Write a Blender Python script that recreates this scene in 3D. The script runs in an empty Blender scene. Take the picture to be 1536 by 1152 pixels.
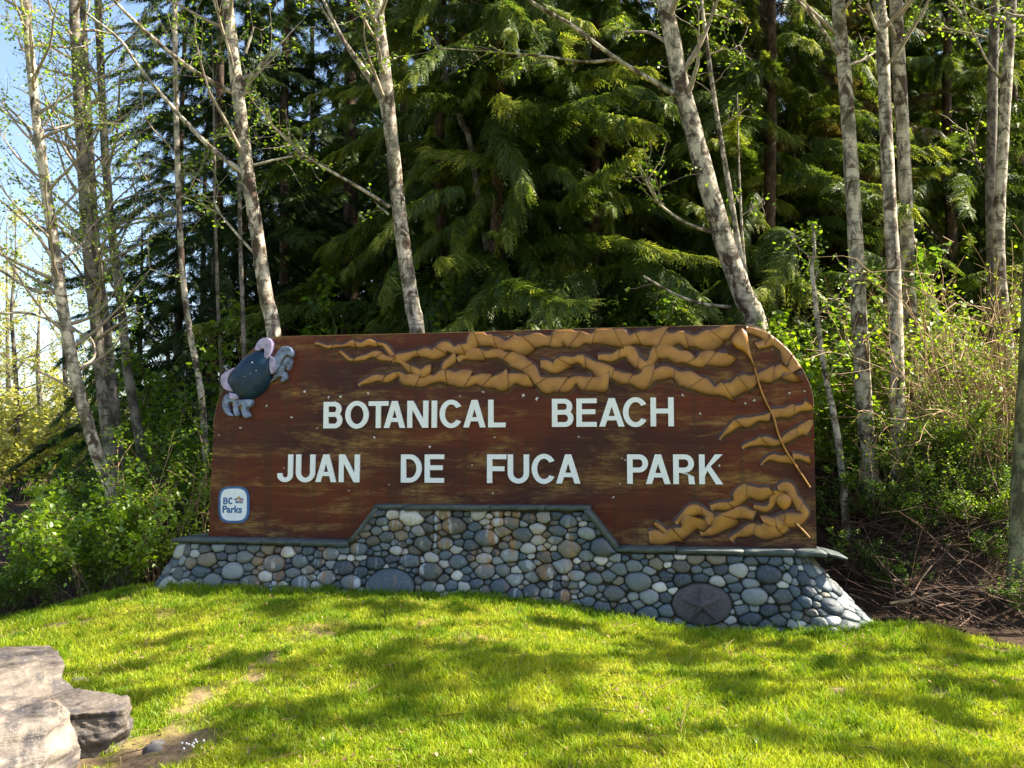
import bpy, math
import numpy as np
from mathutils import Vector, Matrix

scene = bpy.context.scene
COL = scene.collection
R = math.radians

# ------------------------------------------------------------------ camera, sky, sun, exposure
EYE = np.array([0.0, 0.0, 1.65])
FPX, PITCH = 1290.0, 0.0697
cam_data = bpy.data.cameras.new('camera')
cam_data.sensor_width = 36.0
cam_data.lens = FPX / 1536.0 * 36.0
cam_data.clip_end = 2000.0
cam = bpy.data.objects.new('camera', cam_data)
cam.location = EYE
cam.rotation_euler = (math.pi / 2 + PITCH, 0, 0)
COL.objects.link(cam)
scene.camera = cam

SUN_AZ = R(86)          # from +Y towards +X: behind the trees, to the right
SUN_EL = R(45)
world = bpy.data.worlds.new('World')
scene.world = world
world.use_nodes = True
wn = world.node_tree
wn.nodes.clear()
sky = wn.nodes.new('ShaderNodeTexSky')
sky.sky_type = 'NISHITA'
sky.sun_disc = False
sky.sun_elevation = SUN_EL
sky.sun_rotation = SUN_AZ
sky.air_density = 1.0
sky.dust_density = 2.0
sky.ozone_density = 1.0
bg = wn.nodes.new('ShaderNodeBackground')
bg.inputs['Strength'].default_value = 0.083
wo = wn.nodes.new('ShaderNodeOutputWorld')
wn.links.new(sky.outputs[0], bg.inputs[0])
wn.links.new(bg.outputs[0], wo.inputs[0])

sun_data = bpy.data.lights.new('sun', 'SUN')
sun_data.energy = 5.0
sun_data.angle = R(0.53)
sun_data.color = (1.0, 0.91, 0.73)
sun = bpy.data.objects.new('sun', sun_data)
sd = Vector((math.sin(SUN_AZ) * math.cos(SUN_EL), math.cos(SUN_AZ) * math.cos(SUN_EL), math.sin(SUN_EL)))
sun.rotation_euler = sd.to_track_quat('Z', 'Y').to_euler()
COL.objects.link(sun)

scene.view_settings.view_transform = 'Standard'
scene.view_settings.look = 'None'
scene.view_settings.gamma = 1.0
scene.view_settings.use_curve_mapping = False
scene.view_settings.exposure = 2.1
scene.cycles.use_denoising = True
scene.cycles.max_bounces = 8
scene.cycles.diffuse_bounces = 4
scene.cycles.transmission_bounces = 4
scene.cycles.transparent_max_bounces = 8
scene.cycles.sample_clamp_indirect = 8.0

# ------------------------------------------------------------------ helpers
rng = np.random.default_rng(11)
CP, SP = math.cos(PITCH), math.sin(PITCH)

def ray(px, py):
    a, b = (px - 768) / FPX, (576 - py) / FPX
    return np.array([a, CP - b * SP, SP + b * CP])

def at(px, py, Y):
    r = ray(px, py)
    return EYE + r * (Y / r[1])

YAW = 0.1776
SO = np.array([-0.2055, 9.0, 0.639])                       # foot of the sign, mid width
UX = np.array([math.cos(YAW), -math.sin(YAW), 0.0])
UY = np.array([math.sin(YAW), math.cos(YAW), 0.0])
HW, SH = 3.178, 2.189

def sg(px, py, c=0.0):
    """photo point -> (x, z) in the sign's own frame, on its plane y = c"""
    r = ray(px, py)
    t = ((SO - EYE) @ UY + c) / (r @ UY)
    d = EYE + r * t - SO
    return np.array([d @ UX, d[2]])

def sloc(w):
    d = np.asarray(w) - SO
    return np.array([d @ UX, d @ UY, d[2]])

def sworld(l):
    return SO + UX * l[0] + UY * l[1] + np.array([0, 0, l[2]])

def sstep(t):
    t = np.clip(t, 0, 1)
    return t * t * (3 - 2 * t)

class VNoise:
    def __init__(s, seed):
        s.t = np.random.default_rng(seed).random((64, 64))
    def __call__(s, x, y):
        x = np.asarray(x, float); y = np.asarray(y, float)
        i, j = np.floor(x).astype(int), np.floor(y).astype(int)
        u, v = sstep(x - i), sstep(y - j)
        T = s.t
        g = lambda a, b: T[a % 64, b % 64]
        return (g(i, j) * (1 - u) + g(i + 1, j) * u) * (1 - v) + (g(i, j + 1) * (1 - u) + g(i + 1, j + 1) * u) * v
N1, N2, N3 = VNoise(1), VNoise(2), VNoise(3)

def prop(o, **k):
    for a, b in k.items():
        if b is not None:
            o[a] = b
    return o

def mesh_np(name, V, F, mat=None, smooth=False, attrs=None):
    """F: list of (n,k) index arrays"""
    me = bpy.data.meshes.new(name)
    V = np.asarray(V, np.float32)
    F = [np.asarray(f, np.int32) for f in F if len(f)]
    me.vertices.add(len(V))
    me.vertices.foreach_set('co', V.ravel())
    nl = sum(f.size for f in F)
    npoly = sum(len(f) for f in F)
    me.loops.add(nl)
    me.polygons.add(npoly)
    me.loops.foreach_set('vertex_index', np.concatenate([f.ravel() for f in F]))
    tot = np.concatenate([np.full(len(f), f.shape[1], np.int32) for f in F])
    st = np.concatenate([[0], np.cumsum(tot)[:-1]]).astype(np.int32)
    me.polygons.foreach_set('loop_start', st)
    me.polygons.foreach_set('loop_total', tot)
    if smooth:
        me.polygons.foreach_set('use_smooth', np.ones(npoly, bool))
    for k, a in (attrs or {}).items():
        at_ = me.attributes.new(k, 'FLOAT', 'POINT')
        at_.data.foreach_set('value', np.asarray(a, np.float32))
    me.update(calc_edges=True)
    me.validate()
    if mat:
        me.materials.append(mat)
    return me

def link(name, me, parent=None, loc=None):
    o = bpy.data.objects.new(name, me)
    COL.objects.link(o)
    if parent:
        o.parent = parent
    if loc is not None:
        o.location = loc
    return o

def thing(name, label, cat, loc=(0, 0, 0), rz=0.0, group=None):
    o = bpy.data.objects.new(name, None)
    o.empty_display_size = 0.2
    COL.objects.link(o)
    o.location = loc
    o.rotation_euler = (0, 0, rz)
    return prop(o, label=label, category=cat, group=group)

class MB:
    """collects vertices and faces of one mesh"""
    def __init__(s):
        s.V, s.F3, s.F4, s.n, s.A = [], [], [], 0, []
    def add(s, V, F, a=0.5):
        V = np.asarray(V, float)
        F = np.asarray(F, int)
        if len(V) == 0 or len(F) == 0:
            return
        (s.F3 if F.shape[1] == 3 else s.F4).append(F + s.n)
        s.V.append(V)
        s.A.append(np.broadcast_to(np.asarray(a, float), (len(V),)))
        s.n += len(V)
    def mesh(s, name, mat=None, smooth=False, attr=None):
        F = []
        if s.F3: F.append(np.concatenate(s.F3))
        if s.F4: F.append(np.concatenate(s.F4))
        return mesh_np(name, np.concatenate(s.V), F, mat, smooth, {attr: np.concatenate(s.A)} if attr else None)

def catmull(P, n=6):
    P = np.asarray(P, float)
    if len(P) < 3:
        t = np.linspace(0, 1, n + 1)[:, None]
        return P[0] * (1 - t) + P[-1] * t
    Q = np.vstack([2 * P[0] - P[1], P, 2 * P[-1] - P[-2]])
    out = []
    for i in range(1, len(Q) - 2):
        for t in np.linspace(0, 1, n, endpoint=False):
            a, b, c, d = Q[i - 1], Q[i], Q[i + 1], Q[i + 2]
            out.append(.5 * (2 * b + (c - a) * t + (2 * a - 5 * b + 4 * c - d) * t * t + (3 * b - a - 3 * c + d) * t ** 3))
    out.append(P[-1])
    return np.array(out)

def tube(P, rad, n=6, jit=0.0, cap=True):
    """tapered tube along P"""
    P = np.asarray(P, float)
    rad = np.broadcast_to(np.asarray(rad, float), (len(P),))
    T = np.gradient(P, axis=0)
    T /= np.linalg.norm(T, axis=1)[:, None] + 1e-9
    ref = np.array([1.0, 0, 0]) if abs(T[0][0]) < 0.8 else np.array([0, 1.0, 0])
    a = np.cross(T, ref); a /= np.linalg.norm(a, axis=1)[:, None] + 1e-9
    b = np.cross(T, a)
    th = np.linspace(0, 2 * np.pi, n, endpoint=False)
    r = rad[:, None] * np.ones(n)
    if jit:
        r = r * (1 + jit * (rng.random(r.shape) - .5))
    V = P[:, None, :] + r[..., None] * (np.cos(th)[None, :, None] * a[:, None, :] + np.sin(th)[None, :, None] * b[:, None, :])
    V = V.reshape(-1, 3)
    i = np.arange(len(P) - 1)[:, None] * n
    j = np.arange(n)[None, :]
    F = np.stack([i + j, i + (j + 1) % n, i + n + (j + 1) % n, i + n + j], -1).reshape(-1, 4)
    return V, F

# ------------------------------------------------------------------ materials
class NT:
    def __init__(s, name):
        s.m = bpy.data.materials.new(name)
        s.m.use_nodes = True
        s.t = s.m.node_tree
        s.t.nodes.clear()
        s.out = s.n('OutputMaterial')
    def n(s, kind, **k):
        nd = s.t.nodes.new('ShaderNode' + kind)
        for a, b in k.items():
            if a.startswith('i_'):
                nd.inputs[a[2:].replace('_', ' ')].default_value = b
            else:
                setattr(nd, a, b)
        return nd
    def l(s, a, b):
        s.t.links.new(a, b)
    def coord(s, scale=(1, 1, 1), kind='Object'):
        tc = s.n('TexCoord')
        mp = s.n('Mapping')
        mp.inputs['Scale'].default_value = scale
        s.l(tc.outputs[kind], mp.inputs[0])
        return mp.outputs[0]
    def noise(s, scale, vec=None, detail=4, rough=.55, dist=0.0):
        nd = s.n('TexNoise')
        nd.inputs['Scale'].default_value = scale
        nd.inputs['Detail'].default_value = detail
        nd.inputs['Roughness'].default_value = rough
        nd.inputs['Distortion'].default_value = dist
        if vec is not None:
            s.l(vec, nd.inputs['Vector'])
        return nd.outputs[0]
    def ramp(s, fac, stops, interp='LINEAR'):
        nd = s.n('ValToRGB')
        r = nd.color_ramp
        r.interpolation = interp
        while len(r.elements) < len(stops):
            r.elements.new(0.5)
        for e, (p, c) in zip(r.elements, stops):
            e.position = p
            e.color = (c, c, c, 1) if not hasattr(c, '__len__') else (*c, 1)
        s.l(fac, nd.inputs[0])
        return nd.outputs[0]
    def mix(s, fac, a, b, blend='MIX'):
        nd = s.n('Mix', data_type='RGBA', blend_type=blend)
        for v, i in ((fac, 0), (a, 6), (b, 7)):
            if hasattr(v, 'is_output'):
                s.l(v, nd.inputs[i])
            elif hasattr(v, '__len__'):
                nd.inputs[i].default_value = (*v, 1)
            else:
                nd.inputs[i].default_value = v
        return nd.outputs[2]
    def math(s, op, a, b=0.0):
        nd = s.n('Math', operation=op)
        for v, i in ((a, 0), (b, 1)):
            if hasattr(v, 'is_output'):
                s.l(v, nd.inputs[i])
            else:
                nd.inputs[i].default_value = v
        return nd.outputs[0]
    def attr(s, name):
        return s.n('Attribute', attribute_name=name).outputs['Fac']
    def bump(s, h, strength=.3, dist=.01):
        nd = s.n('Bump')
        nd.inputs['Strength'].default_value = strength
        nd.inputs['Distance'].default_value = dist
        s.l(h, nd.inputs['Height'])
        return nd.outputs[0]
    def principled(s, col, rough=.6, bump=None, spec=.5):
        p = s.n('BsdfPrincipled')
        for v, i in ((col, 'Base Color'), (rough, 'Roughness')):
            if hasattr(v, 'is_output'):
                s.l(v, p.inputs[i])
            elif hasattr(v, '__len__'):
                p.inputs[i].default_value = (*v, 1)
            else:
                p.inputs[i].default_value = v
        p.inputs['Specular IOR Level'].default_value = spec
        if bump is not None:
            s.l(bump, p.inputs['Normal'])
        s.l(p.outputs[0], s.out.inputs[0])
        return s.m
    def leaf(s, col, trans=.45, tcol=None, gloss=.06, rough=.45):
        d = s.n('BsdfDiffuse'); t = s.n('BsdfTranslucent'); g = s.n('BsdfGlossy')
        g.inputs['Roughness'].default_value = rough
        s.l(col, d.inputs[0]); s.l(tcol if tcol is not None else col, t.inputs[0])
        a = s.n('MixShader'); a.inputs[0].default_value = trans
        s.l(d.outputs[0], a.inputs[1]); s.l(t.outputs[0], a.inputs[2])
        b = s.n('MixShader'); b.inputs[0].default_value = gloss
        s.l(a.outputs[0], b.inputs[1]); s.l(g.outputs[0], b.inputs[2])
        s.l(b.outputs[0], s.out.inputs[0])
        return s.m

def mat_wood():
    m = NT('varnished_board')
    g = m.noise(1.0, m.coord((2.2, 2.2, 55)), 6, .6)
    base = m.ramp(g, [(.25, (.062, .0112, .0042)), (.5, (.100, .0185, .0058)), (.75, (.14, .030, .008))])
    big = m.noise(1.0, m.coord((.5, .5, 1.2)), 3)
    base = m.mix(m.ramp(big, [(.42, 0.0), (.56, .85)]), base, (.034, .009, .009))
    w1 = m.noise(1.0, m.coord((1.0, 1.0, 4.2)), 6, .7, .4)
    w2 = m.noise(1.0, m.coord((6, 6, 34)), 6, .75)
    worn = m.math('MULTIPLY', m.ramp(w1, [(.49, 0.0), (.64, 1.0)]), m.ramp(w2, [(.38, 0.0), (.58, 1.0)]))
    base = m.mix(m.math('MULTIPLY', worn, .9), base, (.27, .155, .045))
    v1 = m.noise(1.0, m.coord((9, 9, .7)), 3)
    base = m.mix(m.ramp(v1, [(.50, 0.0), (.68, .5)]), base, (.040, .020, .010))
    # small chips where the varnish has gone
    vo = m.n('TexVoronoi', feature='F1'); vo.inputs['Scale'].default_value = 1.0
    m.l(m.coord((5.2, 5.2, 7.5)), vo.inputs['Vector'])
    sc = m.n('SeparateColor')
    m.l(vo.outputs['Color'], sc.inputs[0])
    sel = m.math('GREATER_THAN', sc.outputs[0], .72)
    jag = m.noise(60.0, m.coord(), 2)
    dd = m.math('ADD', vo.outputs['Distance'], m.math('MULTIPLY', jag, .14))
    chip = m.math('MULTIPLY', m.math('LESS_THAN', dd, .125), sel)
    base = m.mix(m.math('MULTIPLY', chip, .75), base, (.42, .38, .34))
    rough = m.ramp(w2, [(.3, .38), (.7, .62)])
    return m.principled(base, rough, m.bump(m.math('ADD', g, m.math('MULTIPLY', worn, -.5)), .3, .004), .22)

def mat_plain(name, col, rough=.55, var=.25, scale=18, bump=.15, spec=.5, bd=.003):
    m = NT(name)
    n = m.noise(scale, m.coord(), 5, .6)
    c = m.mix(m.ramp(n, [(.3, 0.0), (.7, 1.0)]), tuple(x * (1 - var) for x in col), tuple(min(1, x * (1 + var * .6)) for x in col))
    return m.principled(c, rough, m.bump(n, bump, bd), spec)

def mat_letter():
    m = NT('white_letter_paint')
    n = m.noise(14, m.coord((1, 1, 2)), 6, .7)
    n2 = m.noise(55, m.coord(), 3, .6)
    c = m.mix(m.ramp(n, [(.52, 0.0), (.75, .35)]), (.76, .78, .80), (.50, .47, .42))
    c = m.mix(m.ramp(n2, [(.70, 0.0), (.74, .8)]), c, (.16, .10, .07))
    return m.principled(c, .5, m.bump(n, .1, .003))

def mat_kelp():
    m = NT('ochre_kelp_paint')
    n = m.noise(7, m.coord(), 5, .6)
    f = m.noise(1, m.coord((14, 14, 60)), 4, .6)
    c = m.mix(m.ramp(n, [(.3, 0.0), (.7, 1.0)]), (.27, .108, .014), (.45, .205, .030))
    c = m.mix(m.ramp(f, [(.6, 0.0), (.75, .35)]), c, (.52, .36, .16))
    c = m.mix(m.attr('edge'), c, (.070, .024, .009))
    return m.principled(c, .42, m.bump(f, .2, .003))

def mat_stone():
    m = NT('river_stone')
    t = m.attr('tone')
    cs = [(.0, (.050, .072, .092)), (.14, (.078, .105, .125)), (.29, (.032, .044, .058)), (.42, (.105, .125, .13)), (.53, (.068, .080, .080)),
          (.63, (.13, .145, .145)), (.71, (.085, .075, .060)), (.77, (.16, .135, .095)), (.82, (.20, .22, .225)), (.92, (.34, .34, .32)), (.97, (.52, .51, .47))]
    base = m.ramp(t, cs, 'CONSTANT')
    n = m.noise(9, m.coord(), 5, .6)
    base = m.mix(m.ramp(n, [(.35, 0.0), (.75, .2)]), base, (.15, .17, .18))
    sp = m.noise(90, m.coord(), 2, .5)
    spk = m.ramp(sp, [(.60, 0.0), (.70, .35)])
    base = m.mix(spk, base, (.40, .41, .42))
    dk = m.noise(70, m.coord((1, 1, 1)), 2, .5)
    base = m.mix(m.ramp(dk, [(.60, 0.0), (.70, .5)]), base, (.03, .032, .035))
    # lime and rust that has run down the middle of the wall
    tc = m.n('TexCoord'); sx = m.n('SeparateXYZ'); m.l(tc.outputs['Object'], sx.inputs[0])
    mid = m.n('MapRange', interpolation_type='SMOOTHSTEP')
    for i, v in ((1, -2.75), (2, -2.2), (3, 0.0), (4, 1.0)):
        mid.inputs[i].default_value = v
    m.l(sx.outputs[0], mid.inputs[0])
    mid2 = m.n('MapRange', interpolation_type='SMOOTHSTEP')
    for i, v in ((1, .65), (2, 1.35), (3, 1.0), (4, 0.0)):
        mid2.inputs[i].default_value = v
    m.l(sx.outputs[0], mid2.inputs[0])
    msk = m.math('MULTIPLY', mid.outputs[0], mid2.outputs[0])
    s1 = m.noise(1, m.coord((13, 3, .9)), 4, .6)
    s2 = m.noise(1, m.coord((5, 2, .8)), 3, .6)
    s3 = m.noise(8, m.coord(), 4, .65)
    white = m.math('MULTIPLY', m.math('MULTIPLY', m.ramp(s1, [(.53, 0.0), (.62, .8)]), msk), m.ramp(s3, [(.47, 0.0), (.60, 1.0)]))
    rust = m.math('MULTIPLY', m.math('MULTIPLY', m.ramp(s2, [(.49, 0.0), (.60, .85)]), msk), m.ramp(s3, [(.40, 0.0), (.6, 1.0)]))
    base = m.mix(rust, base, (.28, .155, .06))
    base = m.mix(white, base, (.42, .45, .50))
    return m.principled(base, .62, m.bump(m.math('ADD', n, sp), .25, .006), .4)

def mat_bark(name, pale, dark, moss, mossy=.3):
    m = NT(name)
    n = m.noise(1, m.coord((9, 9, 5)), 6, .65)
    b = m.noise(1, m.coord((5, 5, 24)), 4, .6)
    p = m.noise(1, m.coord((5.5, 5.5, 3.2)), 5, .65, .8)
    c = m.mix(m.ramp(n, [(.42, 0.0), (.56, 1.0)]), tuple(x * .30 for x in pale), pale)
    c = m.mix(m.ramp(b, [(.54, 0.0), (.66, .75)]), c, dark)
    c = m.mix(m.ramp(p, [(.52, 0.0), (.59, .92)]), c, dark)
    q = m.noise(1, m.coord((3.1, 3.1, 1.3)), 5, .65)
    c = m.mix(m.ramp(q, [(.60 - mossy * .12, 0.0), (.72, mossy)]), c, moss)
    return m.principled(c, .85, m.bump(m.math('ADD', n, b), .7, .012), .2)

def mat_leaf(name, cols, trans=.45, tboost=1.5, gloss=.05):
    m = NT(name)
    t = m.attr('tint')
    oi = m.n('ObjectInfo')
    tt = m.math('ADD', m.math('MULTIPLY', t, .8), m.math('MULTIPLY', oi.outputs['Random'], .2))
    k = len(cols) - 1
    c = m.ramp(tt, [(i / k, x) for i, x in enumerate(cols)])
    tc = m.ramp(tt, [(i / k, tuple(min(.6, y * f) for y, f in zip(x, (tboost * 1.15, tboost * 1.1, tboost * .6)))) for i, x in enumerate(cols)])
    return m.leaf(c, trans, tc, gloss)

def mat_ground():
    m = NT('lawn_and_forest_floor')
    k = m.attr('lawn')
    n1 = m.noise(3.0, m.coord(), 6, .68)
    n2 = m.noise(22, m.coord(), 5, .7)
    g = m.ramp(n1, [(.34, (.05, .09, .010)), (.45, (.16, .18, .014)), (.56, (.30, .26, .020)), (.70, (.24, .17, .06))])
    g = m.mix(m.ramp(n2, [(.42, .6), (.62, 0.0)]), g, (.05, .05, .018))
    dirt = m.ramp(n2, [(.3, (.022, .015, .010)), (.55, (.055, .036, .022)), (.75, (.115, .075, .045))])
    d2 = m.noise(4.5, m.coord(), 4, .6)
    c = m.mix(m.math('ADD', k, m.math('MULTIPLY', m.math('SUBTRACT', d2, .5), .0)), dirt, g)
    bare = m.attr('bare')
    c = m.mix(bare, c, m.mix(n2, (.11, .075, .045), (.26, .185, .12)))
    return m.principled(c, .95, m.bump(n2, .8, .03), .1)

def mat_boulder(name, f):
    m = NT(name)
    s = m.noise(1, m.coord((2, 2, 13)), 6, .65, .8)
    n = m.noise(7, m.coord(), 6, .65)
    fg = m.noise(45, m.coord(), 3, .6)
    c = m.ramp(s, [(p, tuple(f * q for q in k)) for p, k in ((.32, (.030, .025, .026)), (.42, (.12, .098, .088)), (.54, (.24, .20, .17)), (.68, (.38, .32, .26)))])
    c = m.mix(m.ramp(n, [(.52, 0.0), (.62, .8)]), c, (.05, .046, .052))
    c = m.mix(m.ramp(n, [(.28, .55), (.42, 0.0)]), c, tuple(f * q for q in (.40, .31, .22)))
    c = m.mix(m.ramp(fg, [(.6, 0.0), (.7, .3)]), c, tuple(f * q for q in (.6, .56, .52)))
    return m.principled(c, .8, m.bump(m.math('ADD', s, n), .8, .03), .3)

M = {}
M['wood'] = mat_wood()
M['edge'] = mat_plain('weathered_edge', (.19, .12, .055), .7)
M['letter'] = mat_letter()
M['kelp'] = mat_kelp()
M['kelp_dark'] = mat_plain('dark_kelp_outline', (.052, .022, .014), .5)
M['stone'] = mat_stone()
M['mortar'] = mat_plain('mortar', (.070, .058, .042), .95, .4, 30, .6, .1, .01)  # darkened so the joints read as shadow gaps between the stones
M['slate'] = mat_plain('slate_slab', (.062, .078, .078), .6, .45, 9, .5, .4, .008)
M['star'] = mat_plain('dark_carved_stone', (.085, .078, .082), .8, .5, 60, .6, .3, .004)
M['shell'] = mat_plain('dark_blue_shell', (.010, .030, .062), .3, .5, 7, .1, .25)
M['lilac'] = mat_plain('lilac_claw', (.36, .30, .47), .45, .55, 16, .4)
M['leg'] = mat_plain('blue_grey_leg', (.16, .20, .32), .45, .85, 14, .4)
M['ochre_tip'] = mat_plain('ochre_leg_tip', (.30, .17, .05), .5)
M['emb_blue'] = mat_plain('emblem_blue', (.02, .105, .29), .45, .15)
M['emb_white'] = mat_plain('emblem_white', (.70, .75, .80), .45, .08)
M['emb_mix'] = mat_plain('emblem_ochre', (.38, .25, .13), .5)
M['emb_violet'] = mat_plain('emblem_violet', (.22, .19, .36), .5)
M['chip'] = mat_plain('bare_chip', (.55, .52, .50), .7)
M['ground'] = mat_ground()
M['boulder'] = mat_boulder('boulder_rock', .5)
M['pale_boulder'] = mat_boulder('pale_boulder_rock', .72)
M['pebble'] = mat_plain('grey_pebble', (.13, .12, .115), .8, .4)
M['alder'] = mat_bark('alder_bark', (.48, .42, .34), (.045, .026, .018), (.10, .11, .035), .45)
M['alder_dark'] = mat_bark('shaded_alder_bark', (.20, .175, .15), (.05, .038, .034), (.09, .10, .035), .5)  # darker copy of the alder bark, shade put into its colour
M['moss_bark'] = mat_bark('mossy_bark', (.22, .21, .11), (.07, .055, .03), (.16, .16, .04), .9)
M['cedar_bark'] = mat_bark('cedar_bark', (.11, .068, .048), (.035, .024, .018), (.09, .075, .035), .3)
M['twig'] = mat_plain('grey_twig', (.27, .22, .17), .85, .4, 20)
M['cane'] = mat_plain('tan_cane', (.36, .24, .13), .8, .4, 15)
M['brush'] = mat_plain('dead_brush', (.10, .055, .036), .9, .5, 8)
M['stem'] = mat_plain('brown_stem', (.12, .085, .05), .85, .4, 15)
M['leaf'] = mat_leaf('alder_leaf', [(.08, .16, .010), (.14, .24, .014), (.22, .30, .02)], .5, 1.7)
M['leaf_far'] = mat_leaf('sunlit_far_leaf', [(.26, .28, .04), (.38, .37, .08), (.48, .45, .16)], .55, 1.5)  # paled so the leaf colour itself carries the strong far sunlight
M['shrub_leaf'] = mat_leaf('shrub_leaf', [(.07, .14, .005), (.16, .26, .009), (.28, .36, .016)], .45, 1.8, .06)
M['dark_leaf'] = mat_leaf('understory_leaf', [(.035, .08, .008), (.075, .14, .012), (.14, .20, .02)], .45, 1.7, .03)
M['cedar'] = mat_leaf('cedar_frond', [(.014, .036, .007), (.060, .098, .012), (.36, .38, .05)], .45, 1.7, .02)  # bright last stop puts sunlit tips into the frond colour
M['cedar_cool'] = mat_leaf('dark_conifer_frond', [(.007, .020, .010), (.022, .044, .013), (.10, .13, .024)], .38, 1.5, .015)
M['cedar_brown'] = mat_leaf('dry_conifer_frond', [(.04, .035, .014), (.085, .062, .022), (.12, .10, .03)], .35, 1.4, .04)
M['grass'] = mat_leaf('grass_blade', [(.034, .105, .006), (.14, .235, .010), (.34, .38, .022), (.50, .46, .13)], .4, 1.35, .012)
M['litter'] = mat_leaf('dry_leaf', [(.09, .05, .025), (.20, .13, .06), (.34, .25, .13)], .2, 1.0, .02)
M['flower'] = mat_plain('white_flower', (.85, .85, .82), .6)

# ------------------------------------------------------------------ ground
WALL_BASE_PX = [(216, 886), (320, 887), (420, 889), (590, 894), (700, 899), (850, 911), (1000, 938), (1100, 948), (1200, 951), (1322, 948)]
ctl = []
base_loc = []                                              # (x local, z local) of the wall's foot
for px, py in WALL_BASE_PX:
    x, z = sg(px, py, -0.37)
    base_loc.append((x, z))
    ctl.append(sworld((x, -0.37, z)))
base_loc = np.array(base_loc)
ctl += [(-5.9, 9.8, -.36), (-4.6, 7.6, -.26), (-3.2, 5.4, -.20), (-2.2, 4.0, -.17), (-1.6, 6.6, .0), (0, 4.2, -.05), (0.4, 6.6, .03), (2.6, 4.4, -.10),
        (2.6, 6.6, -.05), (4.3, 7.0, -.10), (4.0, 4.2, -.16), (0, 1.0, -.04), (-4, 1, -.15), (4, 1, -.1), (-8, 6, -.4), (8, 6, -.1), (-8, 11.5, -.4), (8, 11.5, -.05),
        (0, 11, .02)]
ctl = np.array(ctl, float)
def _tps(d):
    return np.where(d > 1e-9, d * d * np.log(d + 1e-12), 0)
_D = np.linalg.norm(ctl[:, None, :2] - ctl[None, :, :2], axis=2)
_P = np.c_[np.ones(len(ctl)), ctl[:, :2]]
_A = np.block([[_tps(_D) + np.eye(len(ctl)) * .02, _P], [_P.T, np.zeros((3, 3))]])
_W = np.linalg.solve(_A, np.r_[ctl[:, 2], 0, 0, 0])

EDGE_X = np.array([-30, -9, -6.0, -4.4, 3.75, 4.3, 5.4, 8, 30.0])
EDGE_Y = np.array([6.0, 9.2, 9.75, 9.55, 8.0, 7.2, 6.6, 6.2, 5.0])
def edge_y(x):
    return np.interp(x, EDGE_X, EDGE_Y)

def gz(x, y):
    x = np.asarray(x, float); y = np.asarray(y, float)
    sh = x.shape
    xf, yf = x.ravel(), y.ravel()
    xc, yc = np.clip(xf, -8, 8), np.clip(yf, 0.5, 11.5)
    out = np.empty(len(xf))
    for i in range(0, len(xf), 20000):
        a, b = xc[i:i + 20000], yc[i:i + 20000]
        d = np.hypot(a[:, None] - ctl[None, :, 0], b[:, None] - ctl[None, :, 1])
        out[i:i + 20000] = _tps(d) @ _W[:-3] + _W[-3] + _W[-2] * a + _W[-1] * b
    dd = yf - edge_y(xf)
    amp = 1.55 * (.12 + .88 * sstep((xf + 8.5) / 4.0))
    out += amp * sstep((dd - .95) / 3.2)
    out += np.where(dd > 1.2, (N1(xf * 1.3, yf * 1.3) - .5) * .25, 0)
    out += (N2(xf * 2.5 + 9, yf * 2.5) - .5) * .05 + (N3(xf * .9 + 3, yf * .9) - .5) * .09 * (dd < 0) + (N1(xf * 8 + 5, yf * 8) - .5) * .035 + (N2(xf * 15, yf * 15 + 3) - .5) * .02
    return out.reshape(sh)

def gz1(x, y):
    return float(gz(np.array([x]), np.array([y]))[0])

def bare_at(x, y):
    b = 0
    for (px, py, Y, rx, ry) in ((232, 1128, 5.1, .36, .55), (215, 1150, 4.85, .34, .32), (130, 1140, 4.9, .3, .2)):
        c = at(px, py, Y)
        b = np.maximum(b, 1.4 * (1 - sstep(np.hypot((x - c[0]) / rx, (y - c[1]) / ry) * .75)))
    b = np.maximum(b, .55 * sstep((N2(x * 2.7 + 31, y * 3.1 + 7) - .74) / .16) * N1(x * 6, y * 6) * 2)
    return np.clip(b * (.45 + .8 * N3(x * 9, y * 9)), 0, 1)

def build_ground():
    u = np.linspace(-1, 1, 541)
    xs = 9 * u + 391 * np.sign(u) * np.abs(u) ** 9
    v = np.linspace(0, 1, 241)
    ys = np.concatenate([[-300, -80, -20, -6], np.linspace(-1, 2.9, 16), np.linspace(3, 10, 260), np.linspace(10.1, 14, 40), 14 + 8 * np.linspace(.01, 1, 30), [26, 32, 45, 70, 120, 250, 500]])
    X, Y = np.meshgrid(xs, ys)
    Z = gz(X, Y)
    V = np.stack([X, Y, Z], -1).reshape(-1, 3)
    nx, ny = len(xs), len(ys)
    i = np.arange(ny - 1)[:, None] * nx + np.arange(nx - 1)[None, :]
    F = np.stack([i, i + 1, i + nx + 1, i + nx], -1).reshape(-1, 4)
    d = edge_y(V[:, 0]) - V[:, 1] + (N1(V[:, 0] * 3, V[:, 1] * 3) - .5) * .5
    lawn = sstep(d / .3 + .5)
    me = mesh_np('ground', V, [F], M['ground'], True, {'lawn': lawn, 'bare': bare_at(V[:, 0], V[:, 1]) * lawn})
    prop(link('ground', me), kind='structure', label='mossy lawn rising to a shaded forest floor')
build_ground()

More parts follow.
